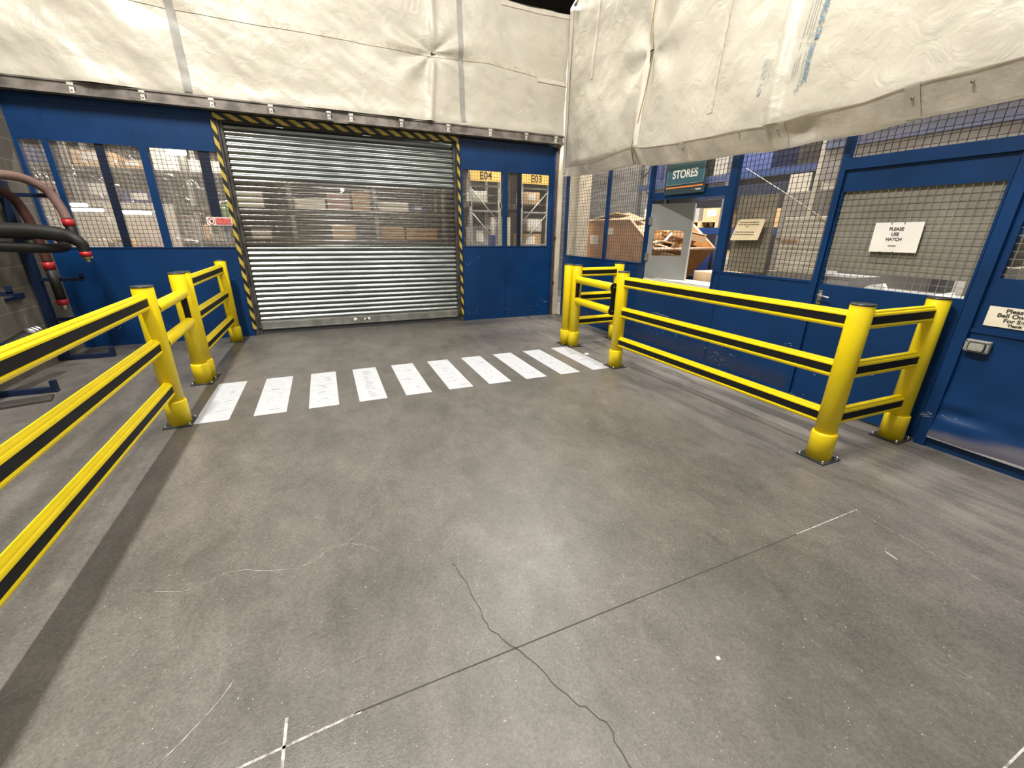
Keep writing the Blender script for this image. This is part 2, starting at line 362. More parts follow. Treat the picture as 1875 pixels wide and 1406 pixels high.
# ---------------------------------------------------------------- floor, outer walls, ceiling
fl = struct('floor', MB().box(-7, 9.5, -5, 16, -.1, 0), FLOOR)
struct('wall_left', MB().box(LX-.2, LX, -5, BY+.05, 0, 8.2), BLOCK)
struct('ceiling', MB().box(-7, 9.5, -5, 16, 8.2, 8.3), CEIL)
struct('wall_far', MB().box(-7, 9.5, 16, 16.1, 0, 8.2), mat('dark_far_cladding', (.055, .05, .045), .8))
struct('wall_right', MB().box(9.4, 9.5, -5, 16, 0, 8.2), mat('dark_grey_cladding', (.035, .035, .038), .8))
struct('wall_warehouse_left', MB().box(-7.1, -7, BY, 16, 0, 8.2), GREYW)
def ribbon(pts, wd, z=.0012):
    q = MB(); P = [Vector((x, y, z)) for x, y in pts]; vs = []
    for i, p in enumerate(P):
        d = (P[min(i+1, len(P)-1)]-P[max(i-1, 0)]).normalized(); a = Vector((-d.y, d.x, 0)); ww = wd[i] if isinstance(wd, list) else wd
        vs += [p+a*ww/2, p-a*ww/2]
    q.add(vs, [(2*i, 2*i+1, 2*i+3, 2*i+2) for i in range(len(P)-1)]); return q
def jag(pts, n=5, amp=.012):
    out = []
    for (a, b), (c, d) in zip(pts, pts[1:]):
        for k in range(n):
            t = k/n; out.append((a+(c-a)*t+random.uniform(-amp, amp), b+(d-b)*t+random.uniform(-amp, amp)))
    out.append(pts[-1]); return out
c1 = [(-.894, 1.965), (-.791, 1.919), (-.739, 1.914), (-.679, 1.934), (-.631, 1.967), (-.539, 1.955), (-.418, 1.896), (-.31, 1.866), (-.237, 1.886), (-.174, 1.946), (-.081, 1.959)]
ribbon(jag(c1, 3, .004), .0035).build('crack', CRACKL, fl)
ribbon(jag([(-.081, 1.959), (.0, 1.91), (.07, 1.835)], 4, .005), .003).build('crack', CRACKL, fl)
ribbon(jag([(-.081, 1.959), (.022, 2.041)], 4, .005), .0022).build('crack', CRACKL, fl)
c2 = [(.398, 1.613), (.419, 1.456), (.43, 1.261), (.44, 1.187), (.495, 1.077), (.554, .988), (.581, .887), (.62, .8), (.677, .72), (.667, .591), (.70, .45)]
ribbon(jag(c2, 4, .006), .0035).build('crack', CRACKD, fl)
ribbon([(-.1, 1.075), (2.2, 1.088)], .0045).build('saw_cut', CRACKD, fl)
ribbon([(-.52, 1.045), (-.08, 1.072)], .009).build('chalk_line', CHALK, fl)
ribbon([(2.2, 1.088), (2.76, 1.092)], .006).build('chalk_line', CHALK, fl)
ribbon([(-.312, 1.15), (-.318, .93)], .010).build('chalk_line', CHALK, fl)
ribbon([(2.74, 1.12), (2.71, .62), (2.67, .2)], .004).build('saw_cut', CRACKL, fl)
ribbon([(2.58, 1.25), (2.5, 1.32)], .004).build('saw_cut', CRACKL, fl)
ribbon(jag([(-.495, 1.364), (-.534, 1.298), (-.596, 1.224), (-.67, 1.149), (-.8, 1.0)], 3, .003), .005).build('scratch', CRACKL, fl)
ribbon([(2.49, .76), (2.50, .82)], .012).build('scratch', CHALK, fl)
ribbon([(1.68, .124), (2.2, .124)], .006).build('scratch', CHALK, fl)
q = MB()
rr = random.Random(5)
for k in range(46):
    x = rr.uniform(-1.0, .45); y = rr.uniform(1.0, 2.6); a = rr.choice([.9, 1.0, .2, .1]); L = rr.uniform(.004, .05)
    s_ = ribbon([(x, y), (x+math.cos(a)*L, y+math.sin(a)*L)], rr.uniform(.0012, .0032)); q.add(s_.v, s_.f)
for k in range(30):
    x = rr.uniform(1.6, 3.0); y = rr.uniform(.3, 2.5); a = rr.uniform(1.2, 1.9); L = rr.uniform(.005, .06)
    s_ = ribbon([(x, y), (x+math.cos(a)*L, y+math.sin(a)*L)], rr.uniform(.001, .0035)); q.add(s_.v, s_.f)
tag(q.build('scratches', CRACKL, fl), kind='stuff')
tag(MB().add([(1.211+x, .734+y, z) for x, y, z in ((-.008, -.006, 0), (.007, -.007, 0), (.009, .006, 0), (-.006, .008, 0), (-.004, -.003, .004), (.004, -.004, .003), (.004, .003, .005), (-.004, .004, .003))],
    [(0, 1, 2, 3), (4, 5, 6, 7), (0, 1, 5, 4), (1, 2, 6, 5), (2, 3, 7, 6), (3, 0, 4, 7)]).build('paint_flake', WHITE), 'tiny white flake lying alone on the concrete in the foreground', 'debris')
tag(MB().add([(3.11+x, 4.60+y, z) for x, y, z in ((-.03, -.02, 0), (.025, -.03, 0), (.035, .02, 0), (-.02, .03, 0), (-.02, -.01, .006), (.02, -.02, .004), (.02, .015, .008), (-.015, .02, .005))],
    [(0, 1, 2, 3), (4, 5, 6, 7), (0, 1, 5, 4), (1, 2, 6, 5), (2, 3, 7, 6), (3, 0, 4, 7)]).build('paper_scrap', WHITE), 'small white paper scrap on the floor beneath the right swing gate', 'debris')

# ---------------------------------------------------------------- zebra crossing
X0, Y0, PT, WD, LN = -1.190, 3.953, .4427, .26, 1.064
for i in range(10):
    x = X0+i*PT; y = Y0+i*PT*math.tan(math.radians(.215))
    o = MB().box(x, x+WD, y, y+LN, 0, .0018).build('crossing_stripe', PAINT)
    end = 'white painted floor stripe, %s stripe counting from the left-hand barrier' % ordn(i)
    if i == 0: end = 'white floor stripe at the left end of the crossing, touching the left gate posts'
    if i == 9: end = 'white floor stripe at the right end of the crossing, beside the right gate'
    if i == 3: end = 'white floor stripe with a ladder of black tyre marks, fourth from the left'
    tag(o, end, 'floor marking', 'pedestrian crossing stripes')
    rr = random.Random(20+i); q = MB(); nn = 16 if i == 3 else (7 if i in (2, 5) else 3)
    for k in range(nn):
        yy = y+.08+(LN-.18)*(k+rr.random()*.6)/nn; xx = x+(.10 if i == 3 else .05+.1*rr.random()); L = rr.uniform(.03, .10)
        s_ = ribbon([(xx, yy), (xx+L, yy+rr.uniform(-.008, .008))], rr.uniform(.010, .024), .0026); q.add(s_.v, s_.f)
    tag(q.build('tyre_mark', SCUFF, o), kind='stuff')

# ---------------------------------------------------------------- yellow barriers
PR, CR, PH = .069, .081, 1.13
def post(root, x, y, name='post', collar_h=.215, rot=0):
    p = MB().lathe((x, y, 0), [(PR, .012), (PR, PH-.006), (PR-.004, PH)], 36).build(name, YEL, root)
    MB().lathe((x, y, 0), [(CR, .010), (CR, collar_h-.012), (CR-.006, collar_h), (PR+.001, collar_h)], 36).build('collar', YELC, p)
    MB().lathe((x, y, 0), [(PR+.001, PH-.004), (PR+.003, PH), (PR+.001, PH+.007), (PR-.012, PH+.009), (PR-.018, PH+.004), (.018, PH+.004), (.016, PH+.007)], 36).build('cap', BLKCAP, p)
    R3 = Matrix.Rotation(rot, 3, 'Z'); MB().box(x-.10, x+.10, y-.10, y+.10, 0, .010, rot=R3, piv=(x, y, 0)).build('base_plate', BLKCAP, p)
    for sx_ in (-1, 1):
        for sy_ in (-1, 1):
            b = R3 @ Vector((sx_*.083, sy_*.083, 0)); MB().lathe((x+b.x, y+b.y, 0), [(.013, .010), (.013, .013), (.008, .014), (.008, .026), (.005, .029)], 10, False).build('anchor_bolt', STEEL, p)
    return p
RPROF = [(.010, .061), (.017, .060), (.020, .054), (.021, .047), (.027, .044), (.031, .036), (.032, .027), (.025, .026), (.025, -.029), (.032, -.030), (.034, -.040), (.031, -.050), (.022, -.058), (.010, -.060)]
RPROF = RPROF+[(-x, z) for x, z in reversed(RPROF)]
def rail(root, a, b, z):
    a = Vector((a[0], a[1], z)); b = Vector((b[0], b[1], z)); d = (b-a).normalized(); a = a+d*.052; b = b-d*.052
    r = MB().prism(RPROF, a, b).build('rail', YEL, root)
    q = MB()
    for sgn in (-1, 1): q.prism([(sgn*.0245, .0255), (sgn*.0295, .0245), (sgn*.0295, -.0275), (sgn*.0245, -.0285)], a+d*.004, b-d*.004)
    q.build('rubber_strip', BLK, r); return r
RZ = (1.022, .676, .325)
t = thing('safety_barrier', (3.13, 1.59, 0), 'long three-rail yellow safety barrier turning the corner in front of the stores door', 'barrier', 'yellow safety barriers')
P = [(3.13, 4.0), (3.185, 1.59), (4.075, 1.57)]
for x, y in P: post(t, x, y)
for a, b in zip(P, P[1:]):
    for z in RZ: rail(t, a, b, z)
t = thing('safety_barrier', (3.08, 5.24, 0), 'short yellow barrier between the right gate and the stores partition, far end of crossing', 'barrier', 'yellow safety barriers')
P = [(3.122, 5.192), (3.99, 5.215)]
for x, y in P: post(t, x, y)
for z in RZ: rail(t, P[0], P[1], z)
t = thing('safety_barrier', (-1.28, 4.0, 0), 'yellow safety barrier running out of the picture at the lower left', 'barrier', 'yellow safety barriers')
P = [(-1.285, 4.02), (-1.231, 1.12)]
for x, y in P: post(t, x, y)
for z in RZ: rail(t, P[0], P[1], z)
t = thing('safety_barrier', (-1.26, 5.3, 0), 'short yellow barrier between the left gate and the roller shutter jamb', 'barrier', 'yellow safety barriers')
P = [(-1.336, 5.286), (-1.325, 7.05)]
for x, y in P: post(t, x, y)
for z in RZ: rail(t, P[0], P[1], z)
def gate(label, px, py, x0, x1, y0, y1):
    t = thing('swing_gate', (px, py, 0), label, 'gate', 'yellow swing gates')
    post(t, px, py, 'hinge_post')
    for z in (.945, .665): MB().tube([(x0, y0, z), (x1, y1, z)], .047, 24, round_=.45).build('gate_tube', YEL, t)
    def bracket(name, x, y, w_):
        prof = []
        for zc, s0 in ((.945, 0), (.665, PI)):
            for k in range(9):
                a = s0+PI*k/8-.0; prof.append((math.cos(a)*w_, zc+math.sin(a)*w_+(0)))
            prof.append((-.030 if s0 == 0 else .030, .88 if s0 == 0 else .73)); prof.append((-.030 if s0 == 0 else .030, .73 if s0 == 0 else .88))
        b = MB().poly([(x+u, y, z) for u, z in prof], (0, .016, 0)).build(name, BLK, t)
        for zc in (.945, .665): MB().tube([(x, y-.006, zc), (x, y+.001, zc)], .008, 10).build('bolt_head', STEEL, b)
    bracket('end_bracket', x1, y1-.040, .050)
    MB().box(x0-.024, x0+.024, y0-.012, y0+.016, .70, .91, .004).build('hinge_bracket', BLK, t)
gate('yellow two-tube swing gate at the right end of the crossing, black end bracket showing', 3.165, 5.05, 3.135, 3.10, 4.965, 4.15)
gate('yellow two-tube swing gate at the left end of the crossing, near the hoses', -1.345, 5.14, -1.315, -1.29, 5.05, 4.16)

# ---------------------------------------------------------------- wire mesh windows
def wires(plane, pos, a0, a1, z0, z1, pitch=.05, r=.0019):
    q = MB(); n = int((a1-a0)/pitch); m_ = int((z1-z0)/pitch)
    def bx(a, b, c, d, off):
        if plane == 'Y': q.box(a, b, pos+off-r, pos+off+r, c, d)
        else: q.box(pos+off-r, pos+off+r, a, b, c, d)
    for i in range(n+1):
        a = a0+pitch*.4+i*pitch
        if a < a1: bx(a-r, a+r, z0, z1, 0)
    for i in range(m_+1):
        z = z0+pitch*.5+i*pitch
        if z < z1: bx(a0, a1, z-r, z+r, 2*r)
    return q
WN = [0]
def window(plane, pos, a0, a1, z0, z1, sheet=None, wm=WIRE, sheet_off=.035, pitch=.05):
    WN[0] += 1
    mid = (a0+a1)/2; t = thing('window_%d' % WN[0], (mid, pos, z0) if plane == 'Y' else (pos, mid, z0), kind='structure')
    wires(plane, pos, a0, a1, z0, z1, pitch).build('wire_mesh', wm, t)
    if sheet:
        q = MB(); na, nz_ = 14, 18; amp = .012 if sheet is CRUMPLE else .003; g = []
        for j in range(nz_+1):
            for i in range(na+1):
                a = a0+(a1-a0)*i/na; z = z0+(z1-z0)*j/nz_; d = sheet_off+amp*noise.noise(Vector((a*5, z*5, pos)))
                g.append((a, pos+d, z) if plane == 'Y' else (pos+d, a, z))
        q.add(g, [(j*(na+1)+i, j*(na+1)+i+1, (j+1)*(na+1)+i+1, (j+1)*(na+1)+i) for j in range(nz_) for i in range(na)], True)
        q.build('plastic_sheet', sheet, t)
    return t

# ---------------------------------------------------------------- back partition (blue steel, y = 7.34)
BT = 2.975
t = thing('wall_back', (0.5, BY, 0), kind='structure')
def Bp(q, x0, x1, z0, z1, y0=BY, y1=BY+.045): q.box(x0, x1, y0, y1, z0, z1)
q = MB()
Bp(q, -3.14, -3.10, 0, BT); Bp(q, -3.10, -1.11, 2.505, BT); Bp(q, -3.10, -1.11, .0, 1.295)
q.build('left_panel', BLUE, t)
q = MB(); Bp(q, -2.89, -2.835, 1.295, 2.505); Bp(q, -1.98, -1.892, 1.295, 2.505); q.build('left_mullions', BLUE, t)
q = MB(); Bp(q, -2.42, -2.33, 1.29, 2.51, BY+.018, BY+.030); Bp(q, -1.36, -1.24, 1.70, 2.51, BY+.018, BY+.030); Bp(q, 3.275, 3.345, 1.29, 2.51, BY+.018, BY+.030); q.build('rear_posts', BLUED, t)
q = MB(); Bp(q, 2.215, 4.0, 2.505, BT-.02); Bp(q, 2.215, 4.0, .01, 1.295); Bp(q, 2.215, 2.265, 1.295, 2.505); Bp(q, 3.90, 4.0, 1.295, 2.505)
q.build('right_panel', BLUE, t)
q = MB(); Bp(q, 2.993, 3.075, 1.295, 2.505); q.build('right_mullion', BLUE, t)
q = MB()      # raised edges and joint strips on the panels
Bp(q, -3.13, -1.11, 2.90, 2.925, BY-.012, BY); Bp(q, 2.215, 4.0, 2.90, 2.92, BY-.012, BY); Bp(q, 3.03, 3.045, 2.51, 2.90, BY-.008, BY); Bp(q, 3.03, 3.045, .06, 1.29, BY-.008, BY)
Bp(q, 3.965, 4.0, .01, 2.9, BY-.014, BY); Bp(q, 2.215, 4.0, .0, .05, BY-.015, BY); Bp(q, -2.835, -1.15, .0, .06, BY-.015, BY); Bp(q, -2.845, -2.83, .06, 1.29, BY-.012, BY)
Bp(q, -2.0, -1.99, 2.51, 2.9, BY-.004, BY); Bp(q, -1.15, -1.12, 0, .07, BY-.02, BY); Bp(q, -2.84, -2.825, 2.51, 2.9, BY-.006, BY); Bp(q, 2.265, 3.9, 1.285, 1.305, BY-.010, BY); Bp(q, -3.09, -1.11, 1.283, 1.30, BY-.010, BY)
q.build('edge_strips', BLUE, t)
rr = random.Random(3); q = MB()
for cx, cz, n_, sp in ((-2.35, .75, 5, .06), (-2.6, .45, 8, .10), (-2.3, .15, 14, .16), (-2.75, .25, 8, .06), (2.3, 1.0, 6, .05), (2.5, 1.1, 3, .04), (3.4, .15, 18, .5), (2.4, .12, 10, .12), (3.9, .25, 8, .05), (-1.3, .8, 3, .1)):
    for k in range(n_):
        x = cx+rr.uniform(-sp, sp); z = max(.05, cz+rr.uniform(-sp, sp)*.5); L = rr.uniform(.004, .03); a = rr.uniform(-.6, 1.4)
        dx, dz = math.cos(a)*L, math.sin(a)*L; wd = rr.uniform(.001, .0028)
        q.poly([(x, BY-.0165, z), (x+dx, BY-.0165, z+dz), (x+dx, BY-.0165, z+dz+wd), (x, BY-.0165, z+wd*1.5)], (0, .002, 0))
tag(q.build('paint_chips', CHIP, t), kind='stuff')
MB().box(4.0, 4.045, BY-.02, BY+.03, 0, BT-.03).build('rusty_stanchion', RUST, t)
MB().box(4.055, 4.15, BY-.05, BY+.1, 0, 3.0, .01).build('cream_column', CREAM, t)
q = MB(); q.box(4.035, 4.055, BY-.045, BY-.02, 1.42, 1.47); q.box(4.035, 4.055, BY-.045, BY-.02, .6, .65); q.build('stanchion_hinge', RUST, t)
MB().box(-7, 4.15, BY+.1, BY+.2, BT-.05, 4.9).build('upper_wall', CEIL, t)
window('Y', BY+.012, -3.10, -2.89, 1.295, 2.505, CRUMPLE)
window('Y', BY+.012, -2.835, -1.98, 1.295, 2.505, CRUMPLE)
window('Y', BY+.012, -1.892, -1.11, 1.295, 2.505, CRUMPLE)
window('Y', BY+.012, 2.265, 2.993, 1.295, 2.505, CLEAR)
window('Y', BY+.012, 3.075, 3.90, 1.295, 2.505, CLEAR)

# channel beam above the partition
t = thing('steel_beam', (.5, 7.24, 2.975), 'long grimy steel channel above the shutter, at the foot of the back tarpaulin', 'beam')
MB().prism([(-.07, 0), (-.07, .03), (-.055, .03), (-.055, .012), (-.045, .012), (-.045, .118), (-.06, .118), (-.06, .135), (.05, .135), (.05, 0)], (4.09, 7.25, 2.975), (-3.13, 7.25, 2.975)).build('channel', BEAMM, t)
for x in (-2.41, -1.76, -1.06, -.40, .31, .60, 1.30, 2.01, 2.70, 3.34, 3.90):
    q = MB(); q.box(x-.022, x+.022, 7.172, 7.186, 2.985, 3.075, .003); q.box(x-.03, x+.03, 7.160, 7.176, 3.06, 3.085, .003); q.tube([(x, 7.168, 3.02), (x, 7.158, 3.02)], .008, 8)
    q.build('clip', CLIP, t)
MB().box(.36, .55, 7.185, 7.2, 2.96, 2.985).build('joint_plate', STEELD, t)

# ---------------------------------------------------------------- roller shutter
GUIDE = mat('dark_guide_steel', (.07, .065, .058), .5, .4, var=.4, scale=9)
t = thing('roller_shutter', (.55, BY, 0), 'closed galvanised roller shutter with a band of smoky see-through slats', 'shutter')
SX0, SX1, SZ0, SZ1, PS = -1.06, 2.17, .10, 2.93, .0745
def slat(q, z, bow):
    prof = []
    for k in range(9):
        s_ = k/8; prof.append((-bow*math.sin(PI*min(1, s_*1.12))**.8 if s_ < .89 else .004*math.sin(PI*(s_-.89)/.11), z+s_*PS))
    y = BY+.075; vs = [(x, y+a, b) for x in (SX0, SX1) for a, b in prof]; n = len(prof)
    q.add(vs, [(i, i+1, n+i+1, n+i) for i in range(n-1)], True)
solid, clear_, joints = MB(), MB(), MB(); n_s = int((SZ1-SZ0)/PS)
for i in range(n_s):
    z = SZ0+.09+i*PS
    if z > 2.86: break
    if 1.33 < z+.04 < 2.22:
        slat(clear_, z, .010); joints.tube([(SX0, BY+.064, z), (SX1, BY+.064, z)], .0055, 8); joints.tube([(SX0, BY+.064, z+.016), (SX1, BY+.064, z+.016)], .0022, 6)
    else: slat(solid, z, .021)
SLAT = mat('galvanised_slat', (.22, .235, .225), .33, 1, var=.25, scale=5, stretch=(.5, 1, 6))
solid.build('curtain', SLAT, t); clear_.build('vision_slats', SMOKY, t); joints.build('slat_joints', STEEL, t)
q = MB(); q.box(SX0, SX1, BY+.045, BY+.085, .075, .185, .006); q.box(SX0, SX1, BY+.03, BY+.05, .075, .09); q.build('bottom_rail', mat('bottom_rail_steel', (.34, .34, .32), .42, .8, var=.2, scale=8), t)
MB().box(SX0, SX1, BY+.055, BY+.075, 0, .078).build('gap_shade_strip', DKGREY, t)  # dark strip standing in for the shade in the gap under the shutter
q = MB()
for cx, r in ((.352, .030), (.505, .018), (.565, .030)):
    q.tube([(cx, BY+.046, .137), (cx, BY+.040, .137)], r, 20)
lb = q.build('lock_label', WHITE, t)
MB().tube([(.54, BY+.041, .137), (.54, BY+.038, .137)], .016, 16).build('lock_hole', DKGREY, lb)
q = MB(); q.box(-1.11, -1.06, BY-.01, BY+.1, 0, 2.97); q.box(-1.06, -1.02, BY+.03, BY+.045, 0, 2.9); q.build('left_guide', GUIDE, t)
q = MB(); q.box(2.165, 2.215, BY-.01, BY+.1, 0, 2.97); q.box(2.125, 2.165, BY+.03, BY+.045, 0, 2.9); q.build('right_guide', GUIDE, t)
MB().box(-1.11, 2.21, BY+.0, BY+.05, 2.87, 2.985).build('header', DKGREY, t)
HZV = hazard_mat('hazard_tape_upright', 'Z', .19, 9.0); HZH = hazard_mat('hazard_tape_level', 'X', .19, 9.0)
MB().box(-1.135, -1.085, BY-.030, BY-.012, .10, 2.885).build('left_hazard_strip', HZV, t)
MB().box(2.178, 2.218, BY-.030, BY-.012, .10, 2.885).build('right_hazard_strip', HZV, t)
MB().box(-1.10, 2.20, BY-.052, BY-.002, 2.885, 2.955).build('top_hazard_strip', HZH, t)

# no-hand warning sign at the left jamb
t = thing('warning_sign', (-1.27, BY-.03, 1.585), 'small red and white hand-prohibition sign on the mesh by the left shutter jamb', 'sign')
MB().box(-1.42, -1.122, BY-.038, BY-.034, 1.587, 1.690, .001).build('plate', WHITE, t)
MB().box(-1.313, -1.132, BY-.041, BY-.037, 1.597, 1.680).build('red_field', REDP, t)
q = MB(); R_ = .040
ring = [(-1.365+R_*math.cos(a)*1.0, BY-.040, 1.639+R_*math.sin(a)) for a in [2*PI*k/28 for k in range(29)]]
q.tube(ring, .0035, 6); q.tube([(-1.393, BY-.040, 1.667), (-1.337, BY-.040, 1.611)], .003, 6); q.build('prohibition_ring', REDP, t)
q = MB(); q.poly([(-1.372, BY-.040, 1.62), (-1.352, BY-.040, 1.62), (-1.346, BY-.040, 1.64), (-1.352, BY-.040, 1.655), (-1.365, BY-.040, 1.658), (-1.376, BY-.040, 1.64)], (0, .002, 0)); q.build('hand_symbol', INK, t)
q = MB()
for z, segs in ((1.668, ((-1.306, -1.275), (-1.27, -1.245), (-1.22, -1.14))), (1.643, ((-1.306, -1.232), (-1.224, -1.14))), (1.618, ((-1.306, -1.235), (-1.23, -1.19), (-1.182, -1.138)))):
    for a, b in segs: q.box(a, b, BY-.0425, BY-.0405, z-.005, z+.005)
q.build('small_print', mat('pale_red_print', (.75, .35, .32), .6), t)

# ---------------------------------------------------------------- stores partition (blue steel, x = 4.19)
t = thing('wall_stores', (WX, 4.0, 0), kind='structure')
def Rp(q, y0, y1, z0, z1, x0=WX, x1=WX+.045): q.box(x0, x1, min(y0, y1), max(y0, y1), z0, z1)
q = MB()
Rp(q, 7.24, 7.19, 0, 3.2); Rp(q, 7.19, 3.60, 0, .953); Rp(q, 7.19, 4.93, .953, 1.142); Rp(q, 3.60, 2.56, 0, 1.142); Rp(q, 3.69, 3.60, .953, 1.142)
q.build('lower_panels', SHEENP, t)
q = MB(); Rp(q, 5.965, 5.92, 1.142, 3.2); Rp(q, 4.985, 4.93, 1.142, 3.2, WX-.012); Rp(q, 3.69, 3.60, 1.142, 3.2, WX-.012); Rp(q, 2.56, 2.51, 0, 3.2, WX-.012); q.build('mullions', BLUE, t)
q = MB(); Rp(q, 4.93, 3.69, 1.965, 2.055); Rp(q, 4.93, 3.69, 1.965, 1.985, WX-.012); Rp(q, 4.93, 4.905, .953, 1.965, WX-.008); Rp(q, 3.715, 3.69, .953, 1.965, WX-.008); q.build('hatch_frame', BLUE, t)
q = MB(); Rp(q, 2.51, 1.39, 2.09, 2.165, WX-.012); Rp(q, 2.51, 1.39, 2.075, 2.09, WX-.022); Rp(q, 1.455, 1.385, 0, 3.2, WX-.035); q.build('door_frame', BLUE, t)
q = MB(); Rp(q, 1.385, -1.2, 1.652, 2.165); Rp(q, 1.385, 1.345, 1.29, 1.652); Rp(q, 1.385, -1.2, .93, 1.29); Rp(q, .55, -1.2, 1.29, 1.652); Rp(q, 1.385, -1.2, .915, .94, WX-.014); Rp(q, 1.385, -1.2, 0, .085, WX-.014); Rp(q, 1.385, -1.2, 2.09, 2.165, WX-.012)
q.build('bell_panel', BLUE, t)
q = MB(); Rp(q, 7.19, 2.56, 0, .06, WX-.012); Rp(q, 7.19, 4.93, 1.128, 1.148, WX-.008); Rp(q, 3.69, 2.56, 1.128, 1.148, WX-.008); Rp(q, 3.62, 3.605, .06, 1.13, WX-.006); Rp(q, 5.95, 5.935, .06, 1.13, WX-.006)
q.build('edge_strips', BLUE, t)
# dented kick sheet below the bell
q = MB(); g = []; ny, nz_ = 60, 24
for j in range(nz_+1):
    for i in range(ny+1):
        y = 1.385-(2.585)*i/ny; z = .085+.83*j/nz_
        d = .055*max(0, min(1, (.27+.05*noise.noise(Vector((y*2.5, 1, 0)))-z)/.17))**1.4 + .02*math.exp(-((z-.36)/.06)**2)*(0.5+.5*noise.noise(Vector((y*2.2, 3, 0)))) + .03*math.exp(-((y-1.22)/.16)**2-((z-.24)/.06)**2) - .035*math.exp(-((y-1.28)/.10)**2-((z-.30)/.03)**2) + .004*noise.noise(Vector((y*5, z*5, 1)))
        g.append((WX-.002-d, y, z))
q.add(g, [(j*(ny+1)+i, j*(ny+1)+i+1, (j+1)*(ny+1)+i+1, (j+1)*(ny+1)+i) for j in range(nz_) for i in range(ny)], True)
q.build('dented_sheet', SHEENB, t)
q = MB(); g = []; ny = 40
for i in range(ny+1):
    y = 1.375-1.7*i/ny
    for z, d in ((.086, .057), (.100+.006*math.sin(y*9), .059)): g.append((WX-.002-d, y, z))
q.add(g, [(2*i, 2*i+2, 2*i+3, 2*i+1) for i in range(ny)]); q.build('worn_edge', mat('bare_sheet_edge', (.42, .40, .41), .45, var=.2), t)
rr = random.Random(11); q = MB()
for cy, cz, n_, sp in ((4.6, .35, 14, .25), (3.7, .25, 16, .4), (3.2, .15, 12, .3), (2.6, .5, 6, .06), (2.0, .5, 8, .15), (5.2, .3, 20, .35), (1.42, .25, 14, .03), (1.30, .25, 5, .04), (6.3, .4, 8, .4), (2.3, .12, 10, .3)):
    for k in range(n_):
        y = cy+rr.uniform(-sp, sp); z = max(.03, cz+rr.uniform(-.5, .5)*min(.4, sp*1.2)); L = rr.uniform(.003, .04); a = rr.uniform(-.5, .5); dy, dz = math.cos(a)*L, math.sin(a)*L; wd = rr.uniform(.0008, .0024)
        xx = WX-.014 if not 1.38 < y < 1.46 else WX-.037
        q.poly([(xx, y, z), (xx, y+dy, z+dz), (xx, y+dy, z+dz+wd), (xx, y, z+wd*1.5)], (.001, 0, 0))
for y0, z0, y1, z1 in ((4.55, .42, 4.15, .42), (4.6, .50, 4.3, .49), (4.1, .45, 4.12, .25), (5.0, .36, 4.4, .34)):
    q.poly([(WX-.0135, y0, z0), (WX-.0135, y1, z1), (WX-.0135, y1+.002, z1+.003), (WX-.0135, y0+.002, z0+.002)], (.001, 0, 0))
tag(q.build('paint_chips', CHIP, t), kind='stuff')
window('X', WX+.012, 5.965, 7.19, 1.142, 2.95, HAZY, WIRE)
window('X', WX+.012, 4.985, 5.92, 1.142, 2.95, HAZY, WIRE)
window('X', WX+.012, 3.69, 4.93, 2.055, 2.95, HAZY, WIRE)
w3 = window('X', WX+.012, 2.56, 3.60, 1.142, 2.95, CLEAR, WIRE)
window('X', WX+.012, 1.455, 2.51, 2.165, 2.95, CLEAR, WIRE)
window('X', WX+.012, .55, 1.345, 1.29, 1.652, CLEAR, WIREL)
window('X', WX+.012, -1.2, 1.385, 2.165, 2.95, CLEAR, WIRE)
# hatch counter sill
tag(MB().box(WX-.004, WX+.42, 3.72, 4.90, .925, .953, .003).build('hatch_counter', WHITE2), 'off-white worn counter board on the sill of the open serving hatch', 'counter')

# stores door
t = thing('door_1', (WX, 1.95, 0), kind='structure')
q = MB(); Rp(q, 2.505, 2.487, .02, 2.075, WX+.004, WX+.045); Rp(q, 1.487, 1.458, .02, 2.075, WX+.004, WX+.045); Rp(q, 2.487, 1.487, 1.905, 2.075, WX+.004, WX+.045); Rp(q, 2.487, 1.487, .02, 1.128, WX+.004, WX+.045)
q.build('leaf', BLUE, t)
q = MB(); Rp(q, 2.500, 2.495, .1, 2.07, WX-.003, WX+.004); Rp(q, 1.476, 1.470, .1, 2.07, WX-.003, WX+.004); q.build('leaf_edge', BLUE, t)
wires('X', WX+.012, 1.487, 2.487, 1.128, 1.905, r=.0017).build('wire_mesh', WIREL, t)
q = MB().box(WX+.03, WX+.034, 1.487, 2.487, 1.25, 1.905); q.build('grey_backing', BOARD, t)
h = MB().box(WX-.006, WX+.004, 2.440, 2.475, .945, 1.075, .002).build('handle_plate', STEEL, t)
q = MB(); q.tube([(WX-.005, 2.457, 1.035), (WX-.05, 2.457, 1.035), (WX-.055, 2.44, 1.034), (WX-.055, 2.35, 1.022)], .008, 10, round_=.5); q.build('lever', mat('bright_handle', (.85, .83, .78), .25, 1), h)
q = MB().tube([(WX-.004, 2.457, .975), (WX-.009, 2.457, .975)], .010, 12); q.build('keyhole', DKGREY, h)
t = thing('paper_notice', (WX, 1.99, 1.43), 'white PLEASE USE HATCH notice on the mesh of the stores door', 'notice')
MB().poly([(WX-.002, 2.170, 1.428), (WX-.002, 1.848, 1.431), (WX-.002, 1.852, 1.656), (WX-.002, 2.172, 1.652)], (.002, 0, 0)).build('sheet', WHITE, t)
for s_, z in (('PLEASE', 1.604), ('USE', 1.566), ('HATCH', 1.527)): text(s_, .033, (WX-.004, 2.018, z), FACE_RIGHT, INK, t, sx=.95, bold=.0006)
MB().box(WX-.0045, WX-.003, 1.99, 2.045, 1.476, 1.481).build('rule', INK, t)
q = MB()
for y, z in ((2.06, 1.65), (1.975, 1.652), (2.085, 1.432), (2.0, 1.432)): q.box(WX-.005, WX-.003, y-.002, y+.002, z-.012, z+.004)
q.build('wire_tie', INK, t)
